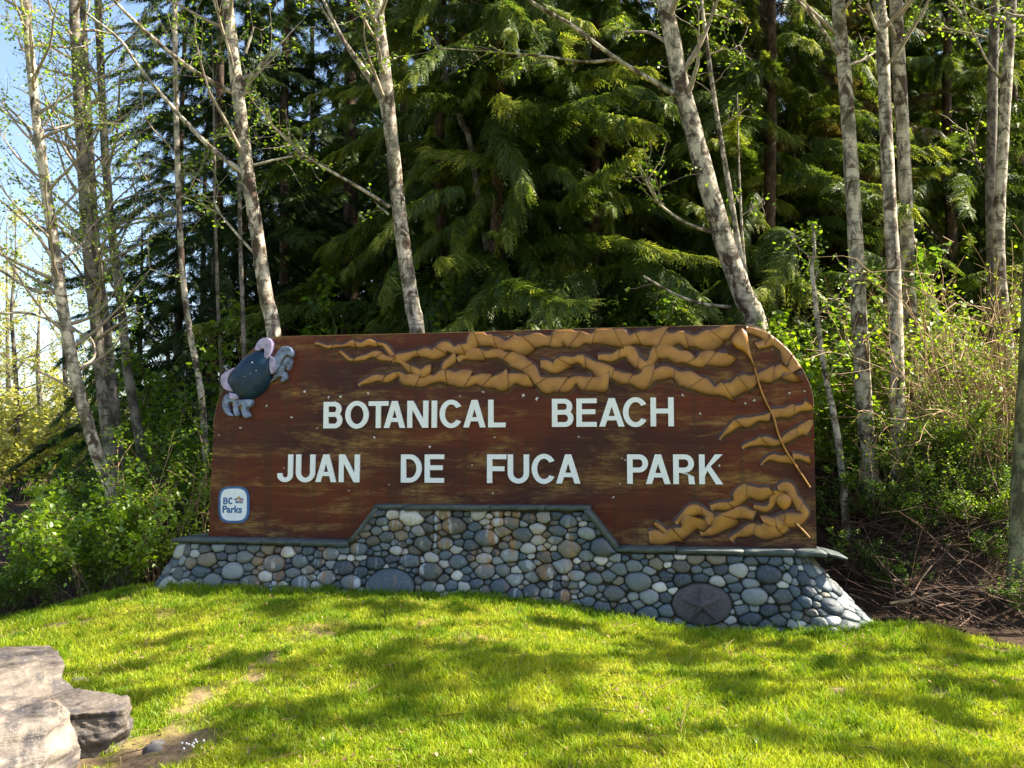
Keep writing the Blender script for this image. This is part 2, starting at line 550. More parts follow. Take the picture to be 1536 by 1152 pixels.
# ------------------------------------------------------------------ flat outlines, letters
def curve_mesh(name, loops, extrude, mat, y_front, bevel=0.0):
    """closed (x,z) loops -> solid standing in the sign's plane, its front at local y = y_front"""
    cu = bpy.data.curves.new(name, 'CURVE')
    cu.dimensions = '2D'
    cu.fill_mode = 'BOTH'
    cu.extrude = extrude / 2
    cu.bevel_depth = bevel
    cu.bevel_resolution = 1
    for lp in loops:
        sp = cu.splines.new('POLY')
        sp.points.add(len(lp) - 1)
        sp.points.foreach_set('co', np.c_[lp, np.zeros(len(lp)), np.ones(len(lp))].astype(np.float32).ravel())
        sp.use_cyclic_u = True
    tmp = bpy.data.objects.new(name, cu)
    COL.objects.link(tmp)
    dg = bpy.context.evaluated_depsgraph_get()
    me = bpy.data.meshes.new_from_object(tmp.evaluated_get(dg))
    bpy.data.objects.remove(tmp)
    bpy.data.curves.remove(cu)
    n = len(me.vertices)
    co = np.empty(n * 3, np.float32)
    me.vertices.foreach_get('co', co)
    co = co.reshape(-1, 3)
    me.vertices.foreach_set('co', np.c_[co[:, 0], y_front + extrude / 2 - co[:, 2], co[:, 1]].astype(np.float32).ravel())
    me.update()
    me.name = name
    me.materials.clear()
    me.materials.append(mat)
    return me

def ell(cx, cy, rx, ry, a0, a1, n=12):
    a = np.radians(np.linspace(a0, a1, n))
    return [(cx + rx * math.cos(t), cy + ry * math.sin(t)) for t in a]

def glyph(c, w, h, t):
    th = t * .88
    if c == 'I':
        return [[(0, 0), (0, h), (w, h), (w, 0)]]
    if c == 'L':
        return [[(0, 0), (0, h), (t, h), (t, th), (w, th), (w, 0)]]
    if c == 'T':
        a = (w - t) / 2
        return [[(a, 0), (a, h - th), (0, h - th), (0, h), (w, h), (w, h - th), (a + t, h - th), (a + t, 0)]]
    if c == 'E':
        m = h * .53
        return [[(0, 0), (0, h), (w, h), (w, h - th), (t, h - th), (t, m + th / 2), (w * .93, m + th / 2), (w * .93, m - th / 2), (t, m - th / 2), (t, th), (w, th), (w, 0)]]
    if c == 'F':
        m = h * .5
        return [[(0, 0), (0, h), (w, h), (w, h - th), (t, h - th), (t, m + th / 2), (w * .9, m + th / 2), (w * .9, m - th / 2), (t, m - th / 2), (t, 0)]]
    if c == 'H':
        m = h * .53
        return [[(0, 0), (0, h), (t, h), (t, m + th / 2), (w - t, m + th / 2), (w - t, h), (w, h), (w, 0), (w - t, 0), (w - t, m - th / 2), (t, m - th / 2), (t, 0)]]
    if c == 'A':
        e = w / 2 - .56 * t
        s = e / h
        o = 1.08 * t
        y1, y2 = .22 * h, .22 * h + th * .9
        ya = (w / 2 - o) / s
        return [[(0, 0), (e, h), (w - e, h), (w, 0), (w - o, 0), (w - o - s * y1, y1), (o + s * y1, y1), (o, 0)],
                [(o + s * y2, y2), (w - o - s * y2, y2), (w / 2, min(ya, h - t * .9))]]
    if c == 'N':
        d = 1.15 * t
        k = t * h / (w - d)
        return [[(0, 0), (0, h), (d, h), (w - t, k), (w - t, h), (w, h), (w, 0), (w - d, 0), (t, h - k), (t, 0)]]
    if c == 'K':
        return [[(0, 0), (0, h), (t, h), (t, .52 * h), (w - 1.35 * t, h), (w, h), (.40 * w + .35 * t, .60 * h), (w + .02 * t, 0), (w - 1.22 * t, 0), (.27 * w + .35 * t, .45 * h), (t, .27 * h), (t, 0)]]
    if c == 'D':
        rx = .58 * w
        return [[(0, 0), (0, h)] + ell(w - rx, h / 2, rx, h / 2, 90, -90, 18),
                [(t, th), (t, h - th)] + ell(w - rx, h / 2, rx - t, h / 2 - th, 90, -90, 18)]
    if c in 'BPR':
        m = h * (.52 if c == 'B' else .47)
        wu = w * (.95 if c == 'B' else 1.0 if c == 'P' else .98)
        ru = min((h - m + th / 2) / 2, wu * .5)
        top = ell(wu - ru, (h + m - th / 2) / 2, ru, (h - m + th / 2) / 2, 90, -90, 14)
        hole = [(t, m + th / 2), (t, h - th)] + ell(wu - ru, (h - th + m + th / 2) / 2, ru - t, (h - th - m - th / 2) / 2, 90, -90, 12)
        if c == 'P':
            return [[(0, 0), (0, h)] + top + [(t, m - th / 2), (t, 0)], hole]
        if c == 'B':
            rl = min((m + th / 2) / 2, w * .5)
            yl, hl = (m + th / 2) / 2, (m + th / 2) / 2
            yu, hu = (h + m - th / 2) / 2, (h - m + th / 2) / 2
            low = ell(w - rl, yl, rl, hl, math.degrees(math.asin((m - yl) / hl)), -90, 14)
            top = ell(wu - ru, yu, ru, hu, 90, math.degrees(math.asin((m - yu) / hu)), 13)
            return [[(0, 0), (0, h)] + top + low, hole,
                    [(t, th), (t, m - th / 2)] + ell(w - rl, m / 2 + th / 4, rl - t, (m - th / 2 - th) / 2, 90, -90, 12)]
        return [[(0, 0), (0, h)] + top[:-1] + [(wu - ru + .1 * t, m - th * .42), (w * .97, m * .55), (w * .99, .12 * h), (w * 1.02, 0), (w * 1.02 - 1.08 * t, 0),
                (w * .97 - t, m * .55), (w * .62, m - th / 2), (t, m - th / 2), (t, 0)], hole]
    if c == 'O':
        o = .02 * h
        return [ell(w / 2, h / 2, w / 2, h / 2 + o, 0, 352, 40), ell(w / 2, h / 2, w / 2 - t, h / 2 + o - th, 0, 352, 40)]
    if c == 'C':
        o = .02 * h
        return [ell(w / 2 * 1.02, h / 2, w / 2 * 1.02, h / 2 + o, 32, 328, 34) + ell(w / 2 * 1.02, h / 2, w / 2 * 1.02 - t, h / 2 + o - th, 322, 38, 30)]
    if c == 'U':
        r = w / 2
        return [[(0, h)] + ell(r, r * .92, r, r * .95, 180, 360, 20) + [(w, h), (w - t, h)] + ell(r, r * .92, r - t, r * .95 - th, 360, 180, 18) + [(t, h)]]
    if c == 'J':
        r = w / 2
        return [[(w - t, h)] + ell(r, r * .85, r - t, r * .88 - th, 360, 180, 14) + [(t, r * 1.05), (0, r * 1.05)] + ell(r, r * .85, r, r * .88, 180, 360, 18) + [(w, h)]]

# ------------------------------------------------------------------ the sign
sign = thing('park_sign', 'large carved brown wooden park entrance sign with white capital letters and kelp relief', 'sign', SO, -YAW)
OUT_PX = [(313, 805.5), (320, 640), (322, 626), (328, 600), (339, 578), (353, 555), (370, 533), (388, 517), (404, 508), (420, 505), (560, 502), (700, 498.5), (860, 493.5),
          (1000, 490), (1105, 488), (1133, 490), (1159, 504), (1180, 522), (1198.5, 545.5), (1213, 574), (1219.5, 595), (1220, 610), (1217.5, 822)]
outline = np.array([sg(*p) for p in OUT_PX])
outline[0, 1] = outline[-1, 1] = 0.002
outline[-2, 0] = outline[-1, 0] = max(outline[-1, 0], outline[-2, 0])
# round the two shoulders more finely
fine = [outline[0], outline[1]] + list(catmull(outline[1:10], 4)[1:-1]) + list(outline[9:14]) + list(catmull(outline[14:21], 4)) + [outline[21], outline[22]]
outline = np.array(fine)

def clip_band(poly, z0, z1):
    for zc, sgn in ((z0, 1), (z1, -1)):
        out = []
        for i in range(len(poly)):
            a, b = poly[i], poly[(i + 1) % len(poly)]
            da, db = (a[1] - zc) * sgn, (b[1] - zc) * sgn
            if da >= 0: out.append(a)
            if (da > 0 > db) or (da < 0 < db):
                out.append(a + (b - a) * da / (da - db))
        poly = np.array(out)
    return poly

def dome(outline2, z_lift, depth, rings=(1, .92, .74, .42), hs=(0, .5, .82, .97), back=.03, jit=0.0, ctr=None):
    """pillow over a closed outline: returns (x, z, out) triples"""
    O = np.asarray(outline2)
    c = O.mean(0) if ctr is None else np.asarray(ctr)
    n = len(O)
    pts = [np.c_[c + (O - c), np.full(n, -back)]]
    for r, h in zip(rings, hs):
        hh = np.full(n, h * depth)
        if jit:
            hh = hh * (1 + jit * (rng.random(n) - .5) * (h > 0))
        pts.append(np.c_[c + (O - c) * r, hh + z_lift])
    P = np.vstack(pts + [np.array([[c[0], c[1], depth + z_lift]])])
    k = len(pts)
    i = np.arange(k - 1)[:, None] * n
    j = np.arange(n)[None, :]
    Q = np.stack([i + j, i + (j + 1) % n, i + n + (j + 1) % n, i + n + j], -1).reshape(-1, 4)
    T = np.array([[(k - 1) * n + q, (k - 1) * n + (q + 1) % n, k * n] for q in range(n)])
    return P, Q, T

THK = 0.11
zt = outline[:, 1].max()
cuts = [0.0, .345, .70, 1.03, 1.375, 1.71, zt + .1]
for i in range(6):
    b = clip_band(outline, cuts[i] + (.0007 if i else 0), cuts[i + 1] - .0007)
    me = curve_mesh('plank', [b], THK, M['wood'], 0.0)
    link('plank', me, sign)
link('gap_light_stop', curve_mesh('gap_light_stop', [outline * .985 + [0, .01]], .03, M['wood'], THK + .001), sign)  # unseen panel added to stop light leaking through the plank gaps
# darker worn rim strip that follows the curved edge
rim_in = outline.copy()
nrm = np.gradient(outline[1:-1], axis=0); nrm = np.c_[nrm[:, 1], -nrm[:, 0]]; nrm /= np.linalg.norm(nrm, axis=1)[:, None]
o1, o2 = outline[1:-1] - nrm * .0, outline[1:-1] + nrm * .0
rv = []
for p, q in zip(outline[1:-1], nrm):
    rv += [(p[0] - q[0] * .004, -.002, p[1] - q[1] * .004), (p[0] - q[0] * .004, THK + .002, p[1] - q[1] * .004), (p[0] + q[0] * .001, -.002, p[1] + q[1] * .001), (p[0] + q[0] * .001, THK + .002, p[1] + q[1] * .001)]
rv = np.array(rv); nq = len(rv) // 4
rf = []
for i in range(nq - 1):
    a = i * 4; b = a + 4
    rf += [(a, b, b + 1, a + 1), (a, a + 2, b + 2, b), (a + 1, b + 1, b + 3, a + 3), (a + 2, a + 3, b + 3, b + 2)]
link('edge_trim', mesh_np('edge_trim', rv, [np.array(rf)], M['edge'], True), sign)

ROWS = [
    [('B', 486, 514), ('O', 518.6, 553.5), ('T', 553.5, 583), ('A', 576.5, 608.5), ('N', 611.5, 643), ('I', 648, 656), ('C', 660, 694), ('A', 695.5, 729), ('L', 732.7, 758.8),
     ('B', 828.3, 860.5), ('E', 865, 895.5), ('A', 899, 937), ('C', 934.7, 972), ('H', 976, 1011)],
    [('J', 417, 440), ('U', 444.6, 473.2), ('A', 474, 505.3), ('N', 509, 540), ('D', 602, 633), ('E', 637.6, 666.5), ('F', 731, 760), ('U', 762, 794), ('C', 798, 834), ('A', 834.5, 871),
     ('P', 941, 972.5), ('A', 969, 1006), ('R', 1010, 1042), ('K', 1048.8, 1084.5)]]
TB = [((486, 603.2, 642.6), (1011, 596.2, 639.5)), ((417, 681.6, 722.5), (1084, 681.5, 726.3))]
for row, ((xa, ta, ba), (xb, tb, bb)) in zip(ROWS, TB):
    for c, x0, x1 in row:
        k = ((x0 + x1) / 2 - xa) / (xb - xa)
        yt, yb = ta + (tb - ta) * k, ba + (bb - ba) * k
        p0, p1 = sg(x0, yb), sg(x1, yb)
        q0 = sg(x0, yt)
        w, h = p1[0] - p0[0], q0[1] - p0[1]
        g = [np.array(l) + p0 for l in glyph(c, w, h, .056)]
        link('letter', curve_mesh('letter', g, .022, M['letter'], -.022), sign)

# white chips and scars in the varnish
for (px, py, r) in [(400, 609, 2.6), (437, 626, 2.0), (457, 588, 2.3), (361, 642, 2.2), (493, 596, 2.5), (512, 595, 3.0), (552, 590, 2.6), (476, 642, 2.0), (725, 588, 2.4), (786, 593, 3.6), (805, 599, 3.0),
                    (562, 656, 2.2), (644, 670, 2.2), (742, 656, 1.8), (708, 698, 1.6), (584, 727, 1.5), (1050, 620, 1.9), (1024, 593, 2.2), (1131, 601, 2.2), (1118, 605, 1.8), (938, 690, 1.6), (1079, 698, 2.2),
                    (523, 736, 1.4), (739, 740, 1.5), (1184, 590, 1.6), (1207, 587, 1.6), (920, 746, 2.2), (690, 594, 1.6), (868, 655, 1.5), (1000, 726, 1.6)]:
    c = sg(px, py)
    n = 8
    a = np.linspace(0, 2 * np.pi, n, endpoint=False)
    rr = r / FPX * 9 * .85 * (.3 + 1.2 * rng.random(n))
    O = np.c_[c[0] + rr * np.cos(a) * 1.1, c[1] + rr * np.sin(a)]
    P, Q, T = dome(O, 0, .003, (1,), (1,), 0)
    link('varnish_chip', mesh_np('varnish_chip', np.c_[P[:, 0], -P[:, 2], P[:, 1]], [Q, T], M['chip']), sign)

# kelp straps, each cut into overlapping blades
KELP = [
    (7, 1, [(473, 517), (499, 519), (538, 517), (554, 513), (569, 516), (580, 523), (590, 534)], .4),
    (20, 1, [(588, 538), (616, 534), (637, 529), (650, 531), (668, 522), (683, 526), (702, 521), (716, 509), (741, 513), (767, 517), (788, 516), (806, 510), (825, 512), (845, 507), (860, 509), (912, 506), (964, 509),
         (1016, 508), (1040, 513), (1058, 509), (1081, 502), (1102, 494)], .55),
    (8, 1, [(509, 529), (528, 539), (556, 534), (572, 536), (590, 540)], .35),
    (10, 1, [(594, 542), (606, 546), (618, 553), (632, 560), (648, 556)], .9),
    (18, 1, [(538, 577), (559, 570), (577, 568), (598, 561), (611, 572), (632, 570), (658, 567), (681, 568), (715, 571), (741, 574), (767, 569), (797, 571)], .3),
    (11, 1, [(665, 557), (670, 546), (685, 537)], .8),
    (18, 1, [(687, 541), (710, 531), (736, 531), (759, 536), (780, 543), (796, 558), (808, 573), (830, 577), (851, 578), (868, 571), (891, 576), (914, 574)], .6),
    (18, 1, [(811, 548), (832, 551), (850, 541), (876, 543), (894, 551), (912, 561), (938, 569), (964, 569), (990, 561), (1010, 559), (1029, 570), (1052, 579), (1081, 585), (1100, 584), (1120, 574), (1141, 565),
         (1167, 561), (1186, 556)], .7),
    (16, 1, [(897, 537), (925, 534), (943, 529), (957, 543), (974, 547), (985, 531), (1006, 530), (1027, 538), (1047, 545), (1063, 538), (1081, 538), (1096, 532)], .7),
    (11, 1, [(1119, 494), (1141, 500), (1153, 513), (1134, 519)], .9),
    (15, 1, [(1150, 505), (1170, 518), (1181, 533), (1190, 546), (1188, 560)], .8),
    (11, 1, [(1079, 659), (1105, 637), (1133, 629), (1155, 626)], .25),
    (14, 1, [(1159, 620), (1180, 618), (1199, 615), (1216, 606)], .8),
    (12, 1, [(1113, 672), (1141, 663), (1172, 661), (1191, 652), (1216, 641)], .3),
    (10, 1, [(1141, 697), (1157, 687), (1172, 690), (1187, 686)], .3),
    (10, 1, [(1189, 684), (1201, 687), (1215, 691)], .9),
    (20, 1, [(974, 807), (1001, 805), (1026, 799), (1037, 784), (1049, 775)], .7),
    (10, 1, [(981, 787), (997, 796), (1014, 799)], .5),
    (12, 1, [(1014, 784), (1030, 771), (1048, 766), (1064, 772), (1060, 782)], .5),
    (17, 1, [(1050, 800), (1066, 796), (1084, 783), (1098, 774), (1116, 770), (1132, 772)], .8),
    (15, 1, [(1066, 763), (1084, 757), (1103, 756), (1110, 745), (1121, 739), (1139, 738), (1158, 736)], .6),
    (10, 1, [(1130, 762), (1143, 764), (1156, 757), (1162, 745), (1172, 737)], .8),
    (13, 1, [(1168, 736), (1182, 733), (1191, 746), (1200, 758), (1208, 770), (1199, 779), (1179, 777), (1157, 782), (1142, 781)], .8),
    (16, 1, [(1096, 812), (1112, 799), (1130, 794), (1148, 798), (1166, 797), (1176, 790), (1164, 784)], .5),
]
STEMS = [(3.6, [(1131, 552), (1140, 583), (1149, 605), (1159, 624), (1167, 652), (1178, 676), (1188, 691), (1201, 711), (1214, 731)]), (4, [(1193, 785), (1203, 795), (1213, 806)])]

def strip(C, hw, lift, prof, mat_name, edge_attr=True, name='kelp_blade'):
    """ribbon with a rounded section along C (x,z); hw: half widths; lift: heights"""
    T = np.gradient(C, axis=0)
    T /= np.linalg.norm(T, axis=1)[:, None] + 1e-9
    Nn = np.c_[-T[:, 1], T[:, 0]]
    m = len(prof)
    V = np.zeros((len(C), m, 3)); A = np.zeros((len(C), m))
    for k, (s, h, e) in enumerate(prof):
        q = C + Nn * (hw * s)[:, None]
        V[:, k, 0] = q[:, 0]; V[:, k, 2] = q[:, 1]
        V[:, k, 1] = -(h * lift if h > 0 else 0) + (0.001 if h <= 0 else 0)
        A[:, k] = e
    n = len(C)
    A[0] = np.maximum(A[0], .15); A[-1] = np.maximum(A[-1], .5)
    i = np.arange(n - 1)[:, None] * m; j = np.arange(m - 1)[None, :]
    F = np.stack([i + j, i + j + 1, i + m + j + 1, i + m + j], -1).reshape(-1, 4)
    V = V.reshape(-1, 3)
    caps = [list(range(m)), list(range((n - 1) * m, n * m))[::-1]]
    return V, F, caps, A.ravel()

PROF = [(-1.0, 0, 1), (-.97, .55, 1), (-.80, .82, .8), (-.50, .94, .30), (-.1, 1.0, .02), (.40, 1.0, 0), (.78, .92, .22), (.95, .60, .85), (1.0, 0, 1)]
PROFD = [(-1, 0, 0), (-.9, .6, 0), (-.3, 1, 0), (.3, 1, 0), (.9, .6, 0), (1, 0, 0)]
TOPX, TOPZ = outline[1:-1, 0], outline[1:-1, 1]
def inside(V, g):
    V = V.copy()
    V[:, 0] = np.minimum(V[:, 0], outline[-1, 0] - g)
    V[:, 2] = np.minimum(V[:, 2], np.interp(V[:, 0], np.maximum.accumulate(TOPX), TOPZ) - g)
    return V
for wpx, _, pts, start in KELP:
    C = catmull([sg(*p) for p in pts], 8)
    L = np.r_[0, np.cumsum(np.linalg.norm(np.diff(C, axis=0), axis=1))]
    hw0 = wpx / 2 / FPX * 8.9 * 1.14
    n = max(8, int(L[-1] / .018))
    s = np.linspace(0, L[-1], n)
    C = np.c_[np.interp(s, L, C[:, 0]), np.interp(s, L, C[:, 1])]
    taper = np.minimum(1, start + (1 - start) * s / (.45 * L[-1]))
    C = C + np.c_[np.zeros(n), .010 * np.sin(s * 15 + pts[0][1]) + .006 * np.sin(s * 33)]
    hw = hw0 * taper * (1 + .24 * np.sin(s * 13 + wpx) + .16 * np.sin(s * 29 + pts[0][0]))
    V, F, caps, A = strip(C, hw * 1.05 + .022, np.full(n, .005), PROFD, 'kelp_dark')
    V = inside(V, .004)
    link('kelp_outline', mesh_np('kelp_outline', V, [F, *[np.array([c]) for c in caps]], M['kelp_dark'], True), sign)
    # cut into blades that flare and overlap the next
    npc = max(1, int(round(L[-1] / .24)))
    edges = np.linspace(0, n - 1, npc + 1) + np.r_[0, rng.uniform(-3.5, 3.5, max(0, npc - 1)), 0]
    edges = edges.astype(int)
    side = 1
    for a, b in zip(edges[:-1], edges[1:]):
        b2 = min(n, b + 3)
        if b2 - a < 3: continue
        a = max(0, a - 3)
        cc, hh = C[a:b2], hw[a:b2].copy()
        t = np.linspace(0, 1, len(cc))
        side = -side if rng.random() < .6 else side
        fl = rng.uniform(.20, .60)
        lift = .012 + .015 * t ** 1.5 + .004 * rng.random()
        V, F, caps, A = strip(cc, hh, lift, PROF, 'kelp')
        m = len(PROF)
        tx = np.gradient(cc, axis=0); tx /= np.linalg.norm(tx, axis=1)[:, None] + 1e-9
        nn_ = np.c_[-tx[:, 1], tx[:, 0]]
        V = V.reshape(len(cc), m, 3)
        sk = side * rng.uniform(.35, 1.0)
        for k in range(m):
            p = PROF[k][0]
            wgt = np.where(p * side > 0, abs(p) * fl * t ** 2, -abs(p) * .10 * t) * hh * side
            V[:, k, 0] += nn_[:, 0] * wgt; V[:, k, 2] += nn_[:, 1] * wgt
            sl = (p * hh * sk * np.clip((t - .45) / .55, 0, 1))
            V[:, k, 0] += tx[:, 0] * sl; V[:, k, 2] += tx[:, 1] * sl
        V = V.reshape(-1, 3)
        V = inside(V, .006)
        link('kelp_blade', mesh_np('kelp_blade', V, [F, *[np.array([c]) for c in caps]], M['kelp'], True, {'edge': A}), sign)
for wpx, pts in STEMS:
    C = catmull([sg(*p) for p in pts], 6)
    V, F, caps, A = strip(C, np.full(len(C), wpx / 2 / FPX * 8.9), np.full(len(C), .048), PROF, 'kelp')
    link('kelp_stem', mesh_np('kelp_stem', V, [F], M['kelp'], True, {'edge': A}), sign)
def kelp_bulb(pts, depth):
    O = catmull([sg(*p) for p in pts] + [sg(*pts[0])], 4)[:-1]
    P, Q, T = dome(O, 0, depth)
    e = np.zeros(len(P)); e[:2 * len(O)] = .9; e[2 * len(O):3 * len(O)] = .5
    link('kelp_bulb', mesh_np('kelp_bulb', np.c_[P[:, 0], -P[:, 2], P[:, 1]], [Q, T], M['kelp'], True, {'edge': e}), sign)
kelp_bulb([(1113, 491), (1121, 500), (1124, 515), (1128, 535), (1134, 556), (1126, 542), (1117, 530), (1103, 522), (1095, 511), (1102, 499)], .055)
kelp_bulb([(1168, 740), (1178, 739), (1187, 747), (1186, 758), (1176, 766), (1165, 758), (1163, 748)], .05)

# the crab on the left shoulder
crab = bpy.data.objects.new('crab_carving', None); COL.objects.link(crab); crab.parent = sign
crab['label'] = 'painted crab carving with a dark blue shell'
def crab_patch(name, pts, depth, mat, lift=0.0):
    O = catmull([sg(*p) for p in pts] + [sg(*pts[0])], 4)[:-1]
    P, Q, T = dome(O, lift, depth, (1, .94, .8, .55, .28), (0, .42, .75, .92, .99), jit=.02)
    return link(name, mesh_np(name, np.c_[P[:, 0], -P[:, 2], P[:, 1]], [Q, T], mat, True), crab)
def crab_tube(name, pts, w, mat, lift=.03):
    C = catmull([sg(*p) for p in pts], 5)
    w = np.interp(np.linspace(0, 1, len(C)), np.linspace(0, 1, len(w)), w) / 2 / FPX * 9
    V, F = tube(np.c_[C[:, 0], np.full(len(C), -lift), C[:, 1]], w, 8)
    tip = np.vstack([V, C[-1][[0, 0, 1]] * [1, 0, 1] + [0, -lift, 0], C[0][[0, 0, 1]] * [1, 0, 1] + [0, -lift, 0]])
    n = len(V)
    caps = np.array([[n - 8 + i, n - 8 + (i + 1) % 8, n] for i in range(8)] + [[(i + 1) % 8, i, n + 1] for i in range(8)])
    return link(name, mesh_np(name, tip, [F, caps], mat, True), crab)
crab_patch('shell', [(392, 523), (402, 529), (409.5, 541), (411, 553), (409, 566), (402, 582), (391, 593), (379, 599), (368, 600), (358, 594), (347, 584), (344, 574), (346, 565), (357, 549), (373, 533)], .10, M['shell'], .012)
def crab_cut(name, pts, depth, mat, y=0.0):
    q = catmull([sg(280 + u / 3.84, 470 + v / 3.84) for u, v in pts] + [sg(280 + pts[0][0] / 3.84, 470 + pts[0][1] / 3.84)], 3)[:-1]
    q = q.mean(0) + (q - q.mean(0)) * .90
    me = curve_mesh(name, [q], depth, mat, -depth - y, .010)
    return link(name, me, crab)
crab_cut('claw', [(405, 210), (420, 172), (450, 146), (486, 146), (506, 170), (506, 208), (492, 244), (478, 266), (464, 252), (468, 214), (448, 200), (424, 216)], .06, M['lilac'])
crab_cut('claw', [(280, 320), (252, 334), (222, 355), (212, 388), (220, 420), (240, 444), (280, 454), (262, 424), (246, 400), (252, 368), (266, 344)], .06, M['lilac'])
crab_cut('leg', [(500, 352), (504, 292), (530, 234), (560, 198), (600, 192), (624, 214), (624, 250), (604, 234), (576, 242), (556, 272), (540, 312), (516, 350)], .055, M['leg'])
crab_cut('leg', [(508, 374), (545, 322), (566, 282), (592, 252), (614, 262), (610, 302), (596, 328), (590, 300), (576, 302), (560, 342), (536, 368)], .04, M['leg'])
crab_cut('leg', [(505, 380), (550, 336), (582, 346), (582, 378), (554, 396), (560, 368), (540, 360)], .03, M['leg'])
crab_cut('leg', [(242, 464), (304, 480), (292, 502), (256, 506), (246, 530), (256, 575), (274, 594), (244, 584), (222, 546), (220, 508), (232, 478)], .05, M['leg'])
crab_cut('leg', [(280, 498), (332, 500), (326, 522), (306, 532), (302, 560), (314, 588), (294, 594), (281, 562), (281, 530)], .04, M['leg'])
crab_cut('leg', [(330, 498), (388, 498), (382, 526), (362, 542), (354, 562), (374, 598), (344, 602), (330, 566), (334, 530)], .05, M['leg'])
crab_cut('leg_joint', [(498, 250), (522, 262), (520, 330), (504, 352), (494, 300)], .065, M['lilac'])
crab_cut('leg_joint', [(262, 462), (300, 470), (306, 490), (270, 492)], .06, M['lilac'])
crab_patch('body_side', [(426, 536), (435, 530), (440, 538), (437, 549), (431, 556), (424, 548)], .025, M['ochre_tip'])
crab_patch('body_side', [(345, 596), (356, 598), (366, 606), (362, 616), (350, 612)], .02, M['ochre_tip'])
for (px, py, r) in ((385, 545, 1.4), (374, 566, 1.3), (383, 561, 1.2), (391, 557, 1.0)):
    crab_patch('shell_spot', [(px - r, py), (px, py - r), (px + r, py), (px, py + r)], .012, M['emb_white'], .10)

# the little park emblem at the lower left
emb = bpy.data.objects.new('park_emblem', None); COL.objects.link(emb); emb.parent = sign
def sq(cx, cy, rx, ry, p=3.6, n=40):
    a = np.linspace(0, 2 * np.pi, n, endpoint=False)
    c, s = np.cos(a), np.sin(a)
    return [sg(cx + rx * np.sign(u) * abs(u) ** (2 / p), cy - ry * np.sign(v) * abs(v) ** (2 / p)) for u, v in zip(c, s)]
link('border', curve_mesh('border', [sq(351.6, 757, 23, 27.3)], .012, M['emb_blue'], -.012), emb)
link('face', curve_mesh('face', [sq(351.6, 756.8, 19.6, 24)], .004, M['emb_white'], -.016), emb)
def small_text(txt, x0, x1, ytop, ybot, name):
    if txt.isupper():
        x = x0; k = (x1 - x0) / len(txt)
        for ch in txt:
            p0, p1, q = sg(x, ybot), sg(x + k * .9, ybot), sg(x, ytop)
            link(name, curve_mesh(name, [np.array(l) + p0 for l in glyph(ch, p1[0] - p0[0], q[1] - p0[1], .0165)], .003, M['emb_blue'], -.019), emb)
            x += k
        return
    cu = bpy.data.curves.new(name, 'FONT'); cu.body = txt; cu.offset = .03; cu.extrude = .001
    tmp = bpy.data.objects.new(name, cu); COL.objects.link(tmp)
    me = bpy.data.meshes.new_from_object(tmp.evaluated_get(bpy.context.evaluated_depsgraph_get()))
    bpy.data.objects.remove(tmp); bpy.data.curves.remove(cu)
    co = np.empty(len(me.vertices) * 3, np.float32); me.vertices.foreach_get('co', co); co = co.reshape(-1, 3)
    lo, hi = co.min(0), co.max(0)
    p0, p1, q = sg(x0, ybot), sg(x1, ybot), sg(x0, ytop)
    u = (co[:, 0] - lo[0]) / (hi[0] - lo[0]); v = (co[:, 1] - lo[1]) / (hi[1] - lo[1])
    new = np.c_[p0[0] + u * (p1[0] - p0[0]), -.0165 - (co[:, 2] - lo[2]), p0[1] + v * (q[1] - p0[1])]
    me.vertices.foreach_set('co', new.astype(np.float32).ravel()); me.update()
    me.materials.clear(); me.materials.append(M['emb_blue'])
    link(name, me, emb)
small_text('BC', 336, 351, 746, 756.3, 'lettering')
small_text('Parks', 334.8, 363.8, 758, 769, 'lettering')
for (px, py, rx, ry, mt) in ((355, 749, 2.6, 2.0, 'emb_violet'), (359.5, 747, 2.8, 2.4, 'emb_mix'), (364, 749, 2.6, 2.2, 'emb_violet'), (357, 753, 3.0, 1.7, 'emb_blue'), (363, 753.4, 3.2, 1.6, 'emb_violet'), (361.5, 750.4, 1.8, 1.6, 'emb_mix')):
    link('flower_mark', curve_mesh('flower_mark', [sq(px, py, rx, ry, 2, 12)], .003, M[mt], -.0192 - .0004 * (px % 3)), emb)

# ------------------------------------------------------------------ the stone wall under it
wall = thing('stone_wall', 'low river-stone wall with slate caps carrying the wooden sign', 'wall', SO, -YAW)
YF = -0.27
XL = sg(262, 812, YF)[0]; XR = sg(1217, 838, YF)[0]
RC, BACK = .22, .62
ZLOW = -.048
LC = (RC + .30) * np.pi / 2                            # unrolled length of a corner (measured on the flared foot)
